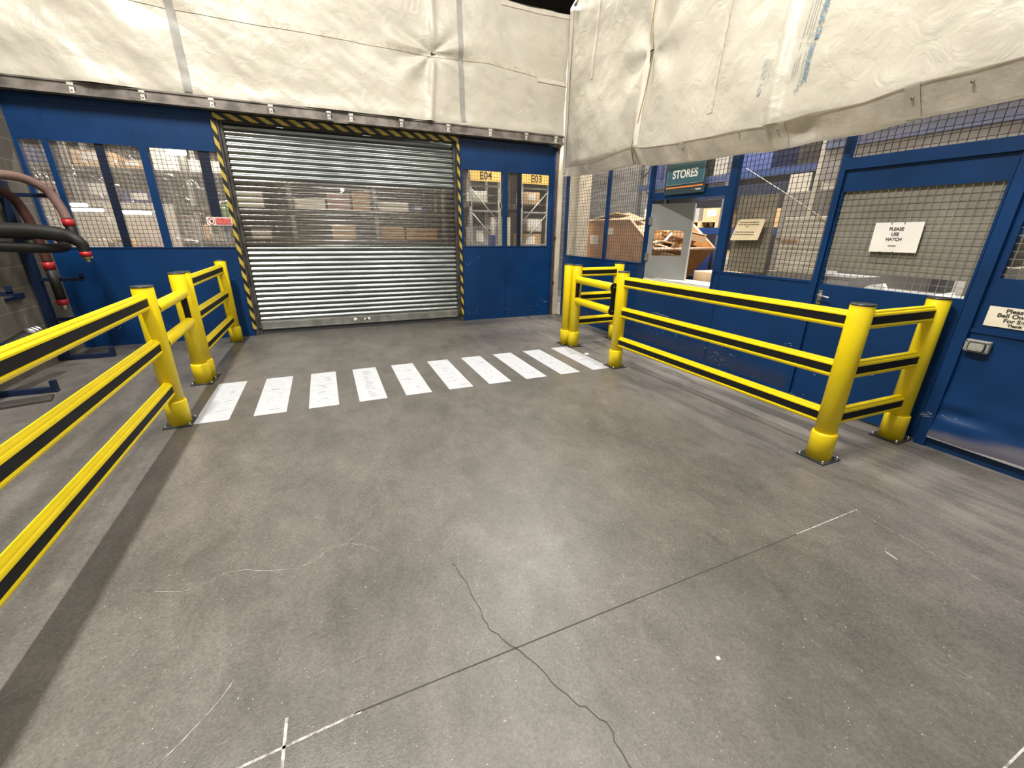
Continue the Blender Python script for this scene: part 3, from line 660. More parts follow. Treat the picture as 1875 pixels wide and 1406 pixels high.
# cream notice by the hatch
t = thing('paper_notice', (WX, 3.34, 1.5), 'cream notice with two blocks of small print on the mesh beside the hatch', 'notice')
MB().poly([(WX-.002, 3.553, 1.487), (WX-.002, 3.212, 1.497), (WX-.002, 3.165, 1.702), (WX-.002, 3.480, 1.704)], (.002, 0, 0)).build('sheet', PAPC, t)
q = MB()
for z, a, b in ((1.672, 3.46, 3.23), (1.650, 3.475, 3.23), (1.630, 3.38, 3.345), (1.575, 3.50, 3.27), (1.552, 3.515, 3.27)):
    y = a; rr = random.Random(int(z*1000))
    while y > b:
        L = rr.uniform(.012, .045); q.box(WX-.0045, WX-.003, max(b, y-L), y, z-.0045, z+.0045); y -= L+.006
q.build('small_print', INKB, t)
q = MB()
for y, z in ((3.47, 1.70), (3.17, 1.703), (3.55, 1.49), (3.22, 1.492)): q.tube([(WX-.006, y, z), (WX-.001, y, z)], .005, 8)
q.build('fixing', INK, t)
# bell sign and bell push
t = thing('bell_sign', (WX, 1.15, .975), 'cream Please Ring Bell sign on the blue panel at the right edge', 'sign')
MB().box(WX-.006, WX-.001, .965, 1.337, .973, 1.107, .001).build('plate', mat('pale_cream_plate', (.80, .73, .58), .6, var=.05), t)
for s_, z, sz in (('Please Ring', 1.084, .036), ('Bell Once Only', 1.052, .036), ('For Service', 1.020, .034), ('Thank You', .991, .024)):
    text(s_, sz, (WX-.007, 1.160, z), FACE_RIGHT, INK, t, bold=.0009, sx=1.12)
t = thing('bell_push', (WX, 1.3, .79), 'grey square bell push on the dented blue panel below the cream bell sign', 'bell push')
MB().box(WX-.055, WX-.012, 1.245, 1.375, .785, .870, .008).build('housing', GREYBOX, t)
b = MB().box(WX-.063, WX-.052, 1.262, 1.352, .795, .860, .012).build('button_surround', DKGREY, t)
MB().box(WX-.068, WX-.060, 1.267, 1.347, .800, .855, .010).build('button', GREYBTN, t)
q = MB()
for y in (1.255, 1.365):
    for z in (.795, .860): q.tube([(WX-.057, y, z), (WX-.054, y, z)], .004, 8)
q.build('screw', DKGREY, t)
# STORES sign
t = thing('stores_sign', (WX-.03, 4.34, 2.0), 'dark teal STORES sign hanging above the open hatch, tucked under the tarpaulin', 'sign')
SXF = WX-.035
MB().box(SXF, SXF+.012, 4.005, 4.655, 2.012, 2.47, .001).build('board', SIGND, t)
MB().box(SXF-.003, SXF+.001, 4.035, 4.625, 2.125, 2.43).build('inner_panel', TEAL, t)
q = MB()
for a, b, c, d in ((4.035, 4.625, 2.122, 2.126), (4.035, 4.625, 2.43, 2.434), (4.032, 4.036, 2.122, 2.434), (4.624, 4.628, 2.122, 2.434)): q.box(SXF-.004, SXF, a, b, c, d)
q.build('white_outline', mat('grey_line', (.35, .38, .38), .5), t)
text('STORES', .128, (SXF-.005, 4.33, 2.232), FACE_RIGHT, WHITE, t, sx=.92, bold=.003)
MB().box(SXF-.004, SXF, 4.03, 4.63, 2.082, 2.098).build('orange_bar', ORANGE, t)
text('enorc', .034, (SXF-.003, 4.095, 2.052), FACE_RIGHT, WHITE, t, name='logo_lettering', bold=.0012, sx=1.1)
q = MB(); q.tube([(SXF-.001, 4.18+.012*math.cos(a), 2.054+.012*math.sin(a)) for a in [.6+k*.42 for k in range(12)]], .0016, 6); q.build('logo_swirl', mat('grey_swirl', (.25, .28, .28), .5), t)

# grey hatch door, swung inwards
hx, hy = WX+.02, 4.905; tx, ty = 4.475, 4.405
d = Vector((tx-hx, ty-hy, 0)); L_ = d.length; d.normalize(); nrm = Vector((d.y, -d.x, 0))
if nrm.x > 0: nrm = -nrm
t = thing('hatch_door', (hx, hy, .955), 'small grey steel hatch door with a mesh pane, swung open into the stores', 'door')
def hb(q, s0, s1, z0, z1, o0=0, o1=.03):
    p = [Vector((hx, hy, 0))+d*s+nrm*o for s, o in ((s0, o0), (s1, o0), (s1, o1), (s0, o1))]
    q.add([v+Vector((0, 0, z)) for z in (z0, z1) for v in p], [(0, 1, 2, 3), (4, 7, 6, 5), (0, 4, 5, 1), (1, 5, 6, 2), (2, 6, 7, 3), (3, 7, 4, 0)])
q = MB(); hb(q, 0, L_, .955, 1.255); hb(q, 0, L_, 1.59, 1.925); hb(q, 0, .07, 1.255, 1.59); hb(q, L_-.09, L_, 1.255, 1.59); q.build('leaf', DOORG, t)
q = MB()
for k in range(9): s_ = .09+k*.048; hb(q, s_, s_+.004, 1.255, 1.59, .012, .016)
for k in range(7): z = 1.275+k*.048; hb(q, .07, L_-.09, z, z+.004, .016, .020)
q.build('wire_mesh', WIRE, t)
q = MB(); hb(q, L_, L_+.012, .955, 1.915, .004, .03); q.build('edge_trim', mat('pale_edge_trim', (.52, .52, .50), .4), t)
for z in (1.19, 1.66):
    q = MB(); hb(q, -.015, .03, z, z+.10, .03, .05); q.tube([(hx-.02, hy-.01, z), (hx-.02, hy-.01, z+.10)], .013, 10); q.build('hinge', STEELD, t)

# ---------------------------------------------------------------- tarpaulins
TIE = (1.815, 3.975)
def back_off(x, z):
    v = .045*noise.noise(Vector((x*.9, z*1.1, 2)))+.022*noise.noise(Vector((x*2.6+z*1.3, z*2.2-x*.8, 5)))+.009*noise.noise(Vector((x*7+z*5, z*6, 8)))
    dx, dz = x-TIE[0], z-TIE[1]; r = math.hypot(dx, dz); a = math.atan2(dz, dx)
    v += .022*(.55+.45*math.sin(2.3*a+1))*math.cos(7*a+1.0+.8*math.sin(2*a))*math.exp(-((r-.32)/.38)**2)*min(1, r/.06)
    v += .05*math.exp(-(r/.13)**2)                     # pulled in at the tie
    v -= .045*math.exp(-((dx-.015-.10*min(0, dz))/.05)**2)*(1 if abs(dz) < 1.4 else 0)*min(1, r/.12)   # standing pleat
    s_ = (x+3.1)*.75+(z-3.1)                           # long slack folds to the left
    v += .022*math.sin(s_*7+1.5*noise.noise(Vector((x, z, 0))))*max(0, min(1, (-.2-x)/1.2))
    v -= .05*math.exp(-((z-3.14)/.10)**2)*(.4+.6*noise.noise(Vector((x*1.5, 0, 3))))
    return v
def back_pt(x, z, lift=0): return Vector((x, 7.205+back_off(x, z)-lift, z))
def back_top(x): return 5.15 if x < 2.55 else (4.79+.36*(1-(x-2.55)/.3)**2 if x < 2.85 else 4.79+.01*math.sin(x*9))
t = thing('tarpaulin', (.5, 7.2, 3.1), 'large cream tarpaulin stretched above the roller shutter, gathered at one tie', 'tarpaulin', 'cream tarpaulins')
q = MB(); nx, nz_ = 330, 92; g = []
for j in range(nz_+1):
    for i in range(nx+1):
        x = -3.13+7.25*i/nx; z = 3.112+(back_top(x)-3.112)*j/nz_; g.append(back_pt(x, z))
q.add(g, [(j*(nx+1)+i, j*(nx+1)+i+1, (j+1)*(nx+1)+i+1, (j+1)*(nx+1)+i) for j in range(nz_) for i in range(nx)], True)
q.build('sheet', TARP, t)
def strip(ptf, path, wd, lift, name, m, parent, n=60, closed=False):
    q = MB(); g = []; L = len(path)-1
    for k in range(n+1):
        s_ = k/n*L; i = min(L-1, int(s_)); u = s_-i
        a, z = path[i][0]*(1-u)+path[i+1][0]*u, path[i][1]*(1-u)+path[i+1][1]*u
        da, dz = path[i+1][0]-path[i][0], path[i+1][1]-path[i][1]; l_ = math.hypot(da, dz); na, nz2 = -dz/l_, da/l_
        for e in (-1, -.33, .33, 1): g.append(ptf(a+na*wd/2*e, z+nz2*wd/2*e, lift))
    q.add(g, [(4*k+j, 4*k+j+1, 4*k+j+5, 4*k+j+4) for k in range(n) for j in range(3)], True)
    return q.build(name, m, parent)
strip(back_pt, [(-1.30, 4.2), (-1.285, 3.13)], .085, .010, 'grey_strip', TAPEG, t)
strip(back_pt, [(-1.31, 5.0), (-1.30, 4.2)], .085, .010, 'grey_strip', TAPEG, t, 40)
strip(back_pt, [(2.25, 5.0), (2.24, 4.0), (2.27, 3.15)], .075, .008, 'grey_strip', TAPEG, t)
strip(back_pt, [(-2.6, 4.06), (-1.3, 3.99), (-.2, 3.98), (.7, 3.98), (1.8, 3.965), (2.7, 3.99), (3.5, 3.92)], .065, .006, 'welded_seam', TAPEW, t, 150)
strip(back_pt, [(3.52, 3.86), (4.08, 3.85)], .06, .010, 'reinforcing_tape', TAPES, t, 20)
strip(back_pt, [(2.9, 4.755), (3.5, 4.75), (4.08, 4.765)], .055, .009, 'reinforcing_tape', TAPES, t, 40)
tie = back_pt(*TIE, .02)
q = MB(); q.tube([tie+Vector((-.02, -.005, .0)), tie+Vector((.0, -.012, .004)), tie+Vector((.03, -.008, -.008)), tie+Vector((.06, -.004, -.004))], .006, 8); q.tube([tie+Vector((0, -.01, .02)), tie+Vector((0, -.014, -.03))], .007, 8); q.build('cord_tie', INK, t)

HEM = [(7.18, 2.476), (6.6, 2.44), (6.27, 2.415), (5.67, 2.42), (5.15, 2.43), (4.85, 2.375), (4.41, 2.349), (3.8, 2.326), (3.4, 2.319), (3.11, 2.291), (2.74, 2.317), (2.35, 2.306), (2.21, 2.325), (2.03, 2.350), (1.7, 2.351), (1.5, 2.356), (.6, 2.36), (-1.2, 2.36)]
def hem_z(y):
    for (a, b), (c, d_) in zip(HEM, HEM[1:]):
        if c <= y <= a: u = (a-y)/(a-c); return b+(d_-b)*u
    return HEM[0][1] if y > HEM[0][0] else HEM[-1][1]
def right_pt(y, z, lift=0):
    zb = hem_z(y); h = z-zb
    bulge = .13*min(1, h/.20) if h < .20 else .13*math.exp(-((h-.20)/1.3)**2)
    bulge *= max(.0, min(1, (7.2-y)/.7))
    v = bulge+.035*noise.noise(Vector((y*.9, z*.9, 12)))+.016*noise.noise(Vector((y*2.4-z*1.2, z*2.2+y, 15)))+.006*noise.noise(Vector((y*7, z*6, 18)))
    sy = 5.02+.06*math.sin((z-2.4)*2.2); v += .030*math.exp(-((y-sy)/.05)**2)                # pleat at the laced seam
    v += .050*math.exp(-((y-3.10-.06*(z-2.5))/.045)**2)*(1 if z > zb+.2 else .4)               # folded overlap
    r = math.hypot(y-4.98, z-3.63); v -= .03*math.exp(-(r/.15)**2)
    v += .02*math.sin(5*math.atan2(z-3.63, y-4.98))*math.exp(-((r-.35)/.3)**2)
    v -= .05*math.exp(-((y-2.86)/.16)**2-((z-zb-.10)/.07)**2)                                # hollow fold in the hem
    edge = max(0, min(1, (7.2-y)/.25))
    return Vector((4.10-.005-v*edge-lift-.03, y, z))
t = thing('tarpaulin', (4.1, 3.2, 2.3), 'cream tarpaulin with faded blue print bulging over the top of the stores partition', 'tarpaulin', 'cream tarpaulins')
def sheet_grid(za, zb_, nz_, name, m, lift=0, ny=300):
    q = MB(); g = []
    for j in range(nz_+1):
        for i in range(ny+1):
            y = 7.18-8.4*i/ny; a, b = za(y), zb_(y); g.append(right_pt(y, a+(b-a)*j/nz_, lift))
    q.add(g, [(j*(ny+1)+i, j*(ny+1)+i+1, (j+1)*(ny+1)+i+1, (j+1)*(ny+1)+i) for j in range(nz_) for i in range(ny)], True); return q.build(name, m, t)
seam_z = lambda y: hem_z(y)+.20+.02*noise.noise(Vector((y*1.3, 4, 4)))-.05*max(0, min(1, (y-5.2)/.8))
sheet_grid(seam_z, lambda y: 5.15 if y < 6.5 else 5.15-.28*(y-6.5)/.68, 90, 'sheet', TARP)
sheet_grid(hem_z, seam_z, 10, 'hem', SCRIM)
strip(right_pt, [(y, seam_z(y)) for y in [7.15-.2*k for k in range(42)]], .012, .006, 'hem_seam', TAPES, t, 240)
strip(right_pt, [(y, hem_z(y)+.008) for y in [7.15-.2*k for k in range(42)]], .018, .004, 'bottom_edge', TAPES, t, 240)
for y in (4.25, 3.02, 2.06, 6.2, 5.15): strip(right_pt, [(y, seam_z(y)+.02), (y, hem_z(y)+.004)], .085, .008, 'hem_strap', TAPES, t, 14)
strip(right_pt, [(3.86, 5.0), (3.9, 3.4), (3.88, 2.75)], .07, .006, 'grey_strip', TAPEW, t, 50)
strip(right_pt, [(5.12, 5.0), (5.08, 4.2), (5.02, 3.2), (5.03, 2.62)], .07, .008, 'reinforcing_tape', TAPES, t, 60)
strip(right_pt, [(6.35, 5.0), (6.33, 3.7)], .06, .006, 'reinforcing_tape', TAPES, t, 40)
cp = [right_pt(y, z, .014) for y, z in [(5.0, 5.05), (5.02, 4.5), (5.0, 4.0), (4.975, 3.63), (5.0, 3.2), (5.03, 2.9), (5.13, 2.62), (5.19, 2.5), (5.2, 2.44)]]
MB().tube(cp, .006, 8).build('lacing_cord', CORD, t)
p0 = right_pt(4.98, 3.64, .02)
q = MB(); q.tube([p0+Vector((0, .03, .0)), p0+Vector((-.01, 0, .004)), p0+Vector((0, -.03, .0))], .007, 8); q.tube([p0, p0+Vector((0, .02, -.08)), p0+Vector((.01, .045, -.2))], .005, 8); q.build('cable_tie', INK, t)
q = MB()
for y, z in ((6.2, 2.50), (5.15, 2.47), (4.24, 2.48), (3.45, 2.50), (3.04, 2.45), (2.06, 2.47), (1.75, 2.49)):
    p = right_pt(y, z, .012); q.tube([p, p+Vector((-.004, 0, 0))], .010, 12)
q.build('eyelet', STEELD, t)
q = MB(); q.tube([right_pt(2.92, 5.0, .02), right_pt(2.93, 3.5, .03)], .006, 8)
# printed words on the sheet: letters follow the cloth
def print_on(s_, size, y, z, m, sx=1.0, name='printed_lettering', down=True, off=.012):
    cu = bpy.data.curves.new('t', 'FONT'); cu.body = s_; cu.size = size; cu.align_x = 'LEFT'; cu.align_y = 'CENTER'; cu.extrude = 0; cu.offset = .0008
    o = bpy.data.objects.new('t', cu); C.objects.link(o); me = bpy.data.meshes.new_from_object(o.evaluated_get(bpy.context.evaluated_depsgraph_get())); bpy.data.objects.remove(o)
    vs = [right_pt(y-v.co.y*(1 if down else -1)*1.0, z-v.co.x*sx*(1 if down else -1), off) for v in me.vertices]
    q = MB(); q.add(vs, [tuple(p.vertices) for p in me.polygons]); bpy.data.meshes.remove(me); return q.build(name, m, t)
print_on('POWERCLAD .COM', .062, 2.862, 3.40, BLUEPR, .60)
print_on('STANDARD FLAME RETARDANT', .062, 2.876, 3.045, BLUEPR, .305)
print_on('CONTRACT VA.COM', .056, 3.29, 3.06, GREYPR, .54)
q = MB()
def pline(y, z0, z1, wd):
    n = 16; vs = []
    for i in range(n+1):
        z = z0+(z1-z0)*i/n; vs += [right_pt(y-wd/2, z, .012), right_pt(y+wd/2, z, .012)]
    q.add(vs, [(2*i, 2*i+1, 2*i+3, 2*i+2) for i in range(n)])
for y, a, b in ((2.915, 3.40, 3.13), (2.938, 3.40, 3.12), (2.958, 3.40, 3.13), (2.985, 3.38, 3.12), (2.99, 3.09, 3.04), (2.918, 3.02, 2.80), (2.958, 3.0, 2.86), (2.975, 2.98, 2.84), (2.995, 2.98, 2.83)): pline(y, a, b, .0045)
q.build('small_print', GREYPR, t)
q = MB()
for y, a, b in ((3.255, 3.05, 2.84), (3.235, 3.05, 2.82), (3.215, 3.04, 2.86)): pline(y, a, b, .004)
q.build('small_print', GREYPR, t)
MB().tube([right_pt(2.905+.019*math.cos(a), 2.765+.019*math.sin(a), .012) for a in [2*PI*k/24 for k in range(25)]], .002, 6).build('printed_mark', BLUEPR, t)
MB().tube([right_pt(2.92, 2.74, .012), right_pt(2.90, 2.72, .012), right_pt(2.945, 2.715, .012), right_pt(2.92, 2.74, .012)], .002, 6).build('printed_mark', BLUEPR, t)
MB().tube([right_pt(2.905+.033*math.cos(a), 3.09+.033*math.sin(a), .012) for a in [2*PI*k/24 for k in range(25)]], .002, 6).build('printed_ring', GREYPR, t)
strip(right_pt, [(7.10, 2.52), (7.08, 3.6), (7.11, 4.82)], .085, .014, 'corner_tape', TAPES, t, 60)
# corner batten and pole
tag(MB().tube([(4.06, 7.05, 4.86), (4.3, 6.3, 5.4)], .022, 10).build('scaffold_pole', STEELD), 'thin grey pole in the dark ceiling corner above the tarpaulins', 'pole')

# ---------------------------------------------------------------- hose rack by the blockwork wall
t = thing('cantilever_rack', (-3.06, 6.0, 0), 'dark blue steel arm rack against the blockwork wall, holding hoses', 'rack')
for y in (6.69, 5.35):
    MB().box(LX+.02, LX+.10, y-.04, y+.04, .02, 2.0, .004).build('upright', BLUED, t)
    for z in (1.865, 1.42, .965, .50):
        q = MB(); q.box(LX+.10, -2.66, y-.022, y+.022, z-.020, z+.020, .003); q.box(-2.69, -2.66, y-.022, y+.022, z, z+.07, .003); q.build('arm', BLUED, t)
    q = MB(); q.box(LX+.10, -2.60, y-.028, y+.028, 0, .05, .003); q.box(-2.64, -2.60, y-.028, y+.028, .05, .12, .003); q.build('foot', BLUED, t)
for z in (.30, 1.85): MB().box(LX+.03, LX+.06, 5.39, 6.65, z-.02, z+.02).build('tie_bar', BLUED, t)
q = MB(); q.box(LX, LX+.06, 6.32, 6.38, .80, .86); q.box(LX, LX+.03, 6.15, 6.45, .80, .83); q.build('wall_bracket', BLUED, t)
tag(MB().box(-3.1, -2.54, 4.95, 5.14, 0, .022, .004, rot=Matrix.Rotation(.30, 3, 'Z')).build('rubber_strip', MATM), 'dark flat rubber strip on the floor by the foot of the hose rack', 'mat')
def spl(pts, n=10):
    P = [Vector(p) for p in pts]; P = [P[0]*2-P[1]]+P+[P[-1]*2-P[-2]]; out = []
    for i in range(1, len(P)-2):
        for k in range(n):
            u = k/n; a, b, c, d_ = P[i-1:i+3]
            out.append(.5*((2*b)+(c-a)*u+(2*a-5*b+4*c-d_)*u*u+(3*b-a-3*c+d_)*u**3))
    out.append(P[-2]); return out
# pink hose over the top arm
t = thing('hose', (-2.7, 6.6, 1.2), 'dusty pink hose draped over the top rack arm with a red band', 'hose', 'hoses on the rack')
path = spl([(-3.02, 5.6, 1.80), (-2.98, 6.1, 1.99), (-2.84, 6.45, 2.03), (-2.70, 6.60, 1.93), (-2.63, 6.62, 1.75), (-2.60, 6.60, 1.62)])
MB().tube(path, .046, 16).build('pipe', PINK, t)
MB().tube([(-2.60, 6.60, 1.625), (-2.595, 6.60, 1.55)], .052, 16).build('red_band', REDB, t)
MB().tube([(-2.594, 6.60, 1.56), (-2.58, 6.59, 1.40)], .046, 16, round_=.3).build('black_end', BLKH, t)
# red hose hanging behind
t = thing('hose', (-2.85, 6.6, .6), 'dusty red hose hanging straight down behind the rack arms, two red bands', 'hose', 'hoses on the rack')
path = spl([(-3.04, 5.7, 1.80), (-3.03, 6.2, 1.93), (-2.96, 6.5, 1.85), (-2.92, 6.58, 1.65), (-2.90, 6.60, 1.40), (-2.89, 6.60, 1.16)])
MB().tube(path, .044, 16).build('pipe', REDH, t)
MB().tube([(-2.89, 6.60, 1.165), (-2.89, 6.60, 1.085)], .050, 16).build('red_band', REDB, t)
MB().tube([(-2.89, 6.60, 1.09), (-2.885, 6.60, .74)], .045, 16).build('black_sleeve', BLKH, t)
MB().tube([(-2.885, 6.60, .745), (-2.884, 6.60, .685)], .050, 16).build('red_band', REDB, t)
q = MB(); q.tube([(-2.884, 6.60, .69), (-2.88, 6.60, .63)], .030, 12); q.tube([(-2.91, 6.58, .66), (-2.85, 6.62, .66)], .012, 8); q.build('metal_coupling', STEEL, t)
# thick black hose on the middle arm
t = thing('hose', (-2.7, 6.4, 1.1), 'thick black hose lying across the rack, brass coupling hanging at its end', 'hose', 'hoses on the rack')
path = spl([(-3.05, 5.1, 1.46), (-2.95, 5.7, 1.50), (-2.78, 6.15, 1.50), (-2.58, 6.35, 1.46), (-2.47, 6.38, 1.38), (-2.45, 6.38, 1.28)])
MB().tube(path, [.075]*30+[.070-.0012*k for k in range(len(path)-30)], 18).build('pipe', BLKH, t)
MB().tube([(-2.45, 6.38, 1.285), (-2.449, 6.38, 1.235)], .050, 16).build('red_band', REDB, t)
q = MB(); q.tube([(-2.449, 6.38, 1.237), (-2.448, 6.38, 1.205)], .036, 12); q.tube([(-2.448, 6.38, 1.21), (-2.447, 6.38, 1.175)], .022, 12); q.tube([(-2.49, 6.37, 1.21), (-2.40, 6.39, 1.222)], .010, 8); q.build('brass_coupling', BRASS, t)
t = thing('hose', (-3.0, 6.1, 1.1), 'second black hose sagging beneath the thick black hose on the rack', 'hose', 'hoses on the rack')
MB().tube(spl([(-3.05, 5.2, 1.36), (-2.92, 5.8, 1.36), (-2.76, 6.2, 1.33), (-2.66, 6.5, 1.33), (-2.72, 6.62, 1.42)]), .050, 14).build('pipe', BLKH, t)
t = thing('hose', (-2.95, 5.9, .4), 'dark suction hose end with steel clamps at the left picture edge', 'hose', 'hoses on the rack')
MB().tube(spl([(-3.02, 4.9, .34), (-2.93, 5.4, .42), (-2.86, 5.72, .50)]), .062, 16).build('pipe', BLKH, t)
for k in range(3):
    a = Vector((-2.853, 5.745, .506))+Vector((.008, .045, .008))*k; MB().tube([a, a+Vector((.005, .028, .005))], .070-.006*k, 20).build('clamp_ring', STEEL, t)

# ---------------------------------------------------------------- stores interior behind the right partition
def bare_box(x0, x1, y0, y1, z0, z1, m, label, group, lab=None, name='carton', cat='box'):
    o = thing(name, ((x0+x1)/2, (y0+y1)/2, z0), label, cat, group)
    MB().box(x0, x1, y0, y1, z0, z1, .006).build('body', m, o)
    if lab == 'x': MB().box(x0-.003, x0, y0+.25*(y1-y0), y0+.75*(y1-y0), z0+.35*(z1-z0), z0+.85*(z1-z0)).build('paper_label', WHITE, o)
    if lab == 'y': MB().box(x0+.25*(x1-x0), x0+.7*(x1-x0), y0-.003, y0, z0+.35*(z1-z0), z0+.85*(z1-z0)).build('paper_label', WHITE, o)
    if name == 'carton':
        if lab == 'x' or lab is None: MB().box(x0-.001, x1+.001, (y0+y1)/2-.025, (y0+y1)/2+.025, z1-.02, z1+.001).build('packing_tape', CARD2, o)
        else: MB().box((x0+x1)/2-.025, (x0+x1)/2+.025, y0-.001, y1+.001, z1-.02, z1+.001).build('packing_tape', CARD2, o)
    return o
def pallet(x0, x1, y0, y1, z, label):
    o = thing('pallet', ((x0+x1)/2, (y0+y1)/2, z), label, 'pallet', 'wooden pallets')
    q = MB()
    for k in range(5): a = x0+(x1-x0-.09)*k/4; q.box(a, a+.09, y0, y1, z+.098, z+.12)
    q.build('deck_boards', WOOD, o)
    q = MB()
    for y in (y0, (y0+y1)/2-.05, y1-.1):
        for x in (x0, (x0+x1)/2-.05, x1-.1): q.box(x, x+.1, y, y+.1, z+.02, z+.098)
        q.box(x0, x1, y, y+.1, z, z+.02)
    q.build('blocks', WOOD, o); return o
def skip():
    x0, x1 = 4.95, 6.30
    t = thing('tipping_skip', (5.6, 6.8, 0), 'orange-brown tipping skip full of flattened cardboard, seen through the hatch', 'skip')
    prof = [(8.0, 1.77), (6.28, 1.77), (5.62, 1.31), (6.35, .55), (7.6, .40), (8.0, .55)]
    for nm, x in (('near_side', x0), ('far_side', x1-.012)): MB().poly([(x, y, z) for y, z in prof], (.012, 0, 0)).build(nm, SKIPM, t)
    q = MB()
    for (ya, za), (yb, zb) in zip(prof[2:], prof[3:]+prof[:1]): q.poly([(x0, ya, za), (x0, yb, zb), (x0, yb, zb+.012), (x0, ya, za+.012)], (x1-x0, 0, 0))
    q.build('hopper', SKIPM, t)
    q = MB()
    for x in (x0, x1):
        for (ya, za), (yb, zb) in zip(prof[:2], prof[1:3]): q.tube([(x, ya, za), (x, yb, zb)], .020, 8)
    q.tube([(x0, 5.62, 1.31), (x1, 5.62, 1.31)], .024, 8); q.build('rim', SKIPE, t)
    q = MB()
    for x in (x0+.12, x1-.2):
        q.box(x, x+.08, 6.2, 8.0, .12, .24)
        for y in (6.5, 7.7): q.box(x, x+.08, y, y+.08, .24, .60)
        for y in (6.4, 7.8): q.tube([(x-.01, y, .09), (x+.09, y, .09)], .09, 18)
    q.build('base_frame', SKIPM, t)
    for y, z, s_ in ((7.35, 1.42, .14), (6.85, 1.58, .10), (7.75, 1.28, .07)): MB().box(x0-.004, x0-.001, y-s_, y+s_, z-s_*.6, z+s_*.6).build('paper_label', WHITE, t)
    rr = random.Random(4)
    spec = [(5.35, 6.0, 1.40, .8, .75, .22, .15, CARD2, 'large flat cardboard sheet leaning over the front lip of the skip'),
            (5.95, 6.05, 1.50, .6, .55, -.25, .3, CARD2, 'brown folded carton flap sticking up from the skip'),
            (5.25, 6.45, 1.66, .45, .8, .12, -.3, CARD2, 'pale cardboard sheet resting on the near side of the skip'),
            (5.85, 6.6, 1.66, .7, .8, .25, .12, CARD, 'mid-brown carton piece at the back of the skip'),
            (5.3, 6.9, 1.82, .45, .9, .1, -.2, CARD2, 'pale crumpled carton standing proud of the skip top'),
            (5.6, 7.3, 1.80, .9, .8, -.1, .15, CARD2, 'flattened brown carton heaped highest in the skip'),
            (5.5, 5.82, 1.36, .5, .3, .05, .3, CARD, 'small creased cardboard piece at the skip mouth')]
    for x, y, z, a, b, rx, ry, m, lb in spec:
        R3 = Matrix.Rotation(rx, 3, 'X') @ Matrix.Rotation(ry, 3, 'Y') @ Matrix.Rotation(rr.uniform(-.4, .4), 3, 'Z')
        q = MB(); q.box(x-a/2, x+a/2, y-b/2, y+b/2, z-.006, z+.006, rot=R3)
        q.box(x-a/2, x+a/2, y-b/2, y-b/2+.01, z, z+.10, rot=R3 @ Matrix.Rotation(.5, 3, 'X'), piv=(x, y, z))
        tag(q.build('flattened_carton', m), lb, 'cardboard', 'flattened cartons in the skip')
    for x, y, z, ang, lb in ((5.5, 5.95, 1.47, .55, 'white plastic strip sticking out of the skip cardboard'), (5.3, 5.8, 1.42, .1, 'thin grey strapping piece across the skip cardboard')):
        tag(MB().box(x-.35, x+.35, y-.02, y+.02, z-.01, z+.01, rot=Matrix.Rotation(-ang, 3, 'Y') @ Matrix.Rotation(.3, 3, 'Z')).build('packing_strip', WHITE if ang > .3 else STEELD), lb, 'packaging')
skip()
def rackY(x0, x1, ys, levels, mb, name, label, cat='rack', beamm=RACKB, sign=None):
    # racking whose beams run along Y, open face towards -X
    t = thing(name, ((x0+x1)/2, (ys[0]+ys[-1])/2, 0), label, cat)
    for y in ys:
        q = MB()
        for x in (x0, x1-.08): q.box(x, x+.08, y-.04, y+.04, 0, 3.6)
        for k in range(4): z = .3+k*.8; q.tube([(x0+.06, y, z), (x1-.06, y, z+.7)] if k % 2 else [(x1-.06, y, z), (x0+.06, y, z+.7)], .015, 6)
        q.build('upright_frame', mb, t)
    for z in levels:
        q = MB()
        for x in (x0-.01, x1-.04): q.box(x, x+.05, ys[0], ys[-1], z-.11, z)
        q.build('beam', beamm, t)
        MB().box(x0, x1, ys[0], ys[-1], z-.012, z+.004).build('shelf', DKGREY, t)
    return t
rackY(6.75, 7.65, [1.2, 3.6, 6.0, 8.4], [.75, 1.66, 2.55], mat('slate_rack_upright', (.07, .075, .09), .5), 'pallet_rack', 'blue pallet racking along the far side of the stores behind the hatch')
rr = random.Random(9); k = 0; used = set()
G1 = 'cartons on the stores racking'
NM = {'x': 'light brown', 'y': 'brown'}
for lv, zz in enumerate((.754, 1.664, 2.554)):
    y = 8.2; i = 0
    while y > 1.4:
        wd = rr.uniform(.35, .75); hh = rr.uniform(.28, .6)
        if abs(y-6) < .1 or abs(y-3.6) < .1: y -= .1
        if (i % 3 != 2 or lv == 1) and not (lv == 1 and 5.6 < y < 7.6):
            m = rr.choice([CARD, CARD2, WHITE2, CARD, BLOCKH, DKGREY] if lv < 2 else [GREYW, DKGREY, BLOCKH]); nm = {CARD: 'brown', CARD2: 'pale brown', WHITE2: 'off-white', BLOCKH: 'dark blue', DKGREY: 'black', GREYW: 'grey'}[m]
            lvn = ('lower', 'middle', 'upper')[lv]
            bare_box(6.8, 7.4, y-wd, y-.02, zz, zz+hh, m, '%s box on the %s stores shelf, %s place counting from the far end' % (nm, lvn, ordn(min(14, i))), G1, 'x' if m in (CARD, CARD2) else 'z')
        y -= wd+.05; i += 1
tag(MB().box(7.75, 7.8, 9.2, 13.8, 0, 3.6).build('slate_backing_sheet', mat('slate_cladding', (.24, .235, .24), .7, var=.3, scale=2, stretch=(1, 1, 6))), 'slate grey sheeting behind the racking, seen above the skip', 'sheeting')
pallet(6.8, 7.5, 6.06, 7.0, 1.664, 'wooden pallet on the stores shelf seen through the open hatch')
bare_box(6.82, 7.3, 6.08, 6.50, 1.784, 2.01, CARD, 'brown carton with white label, right one on the pallet seen through the hatch', 'cartons on the pallet', 'x')
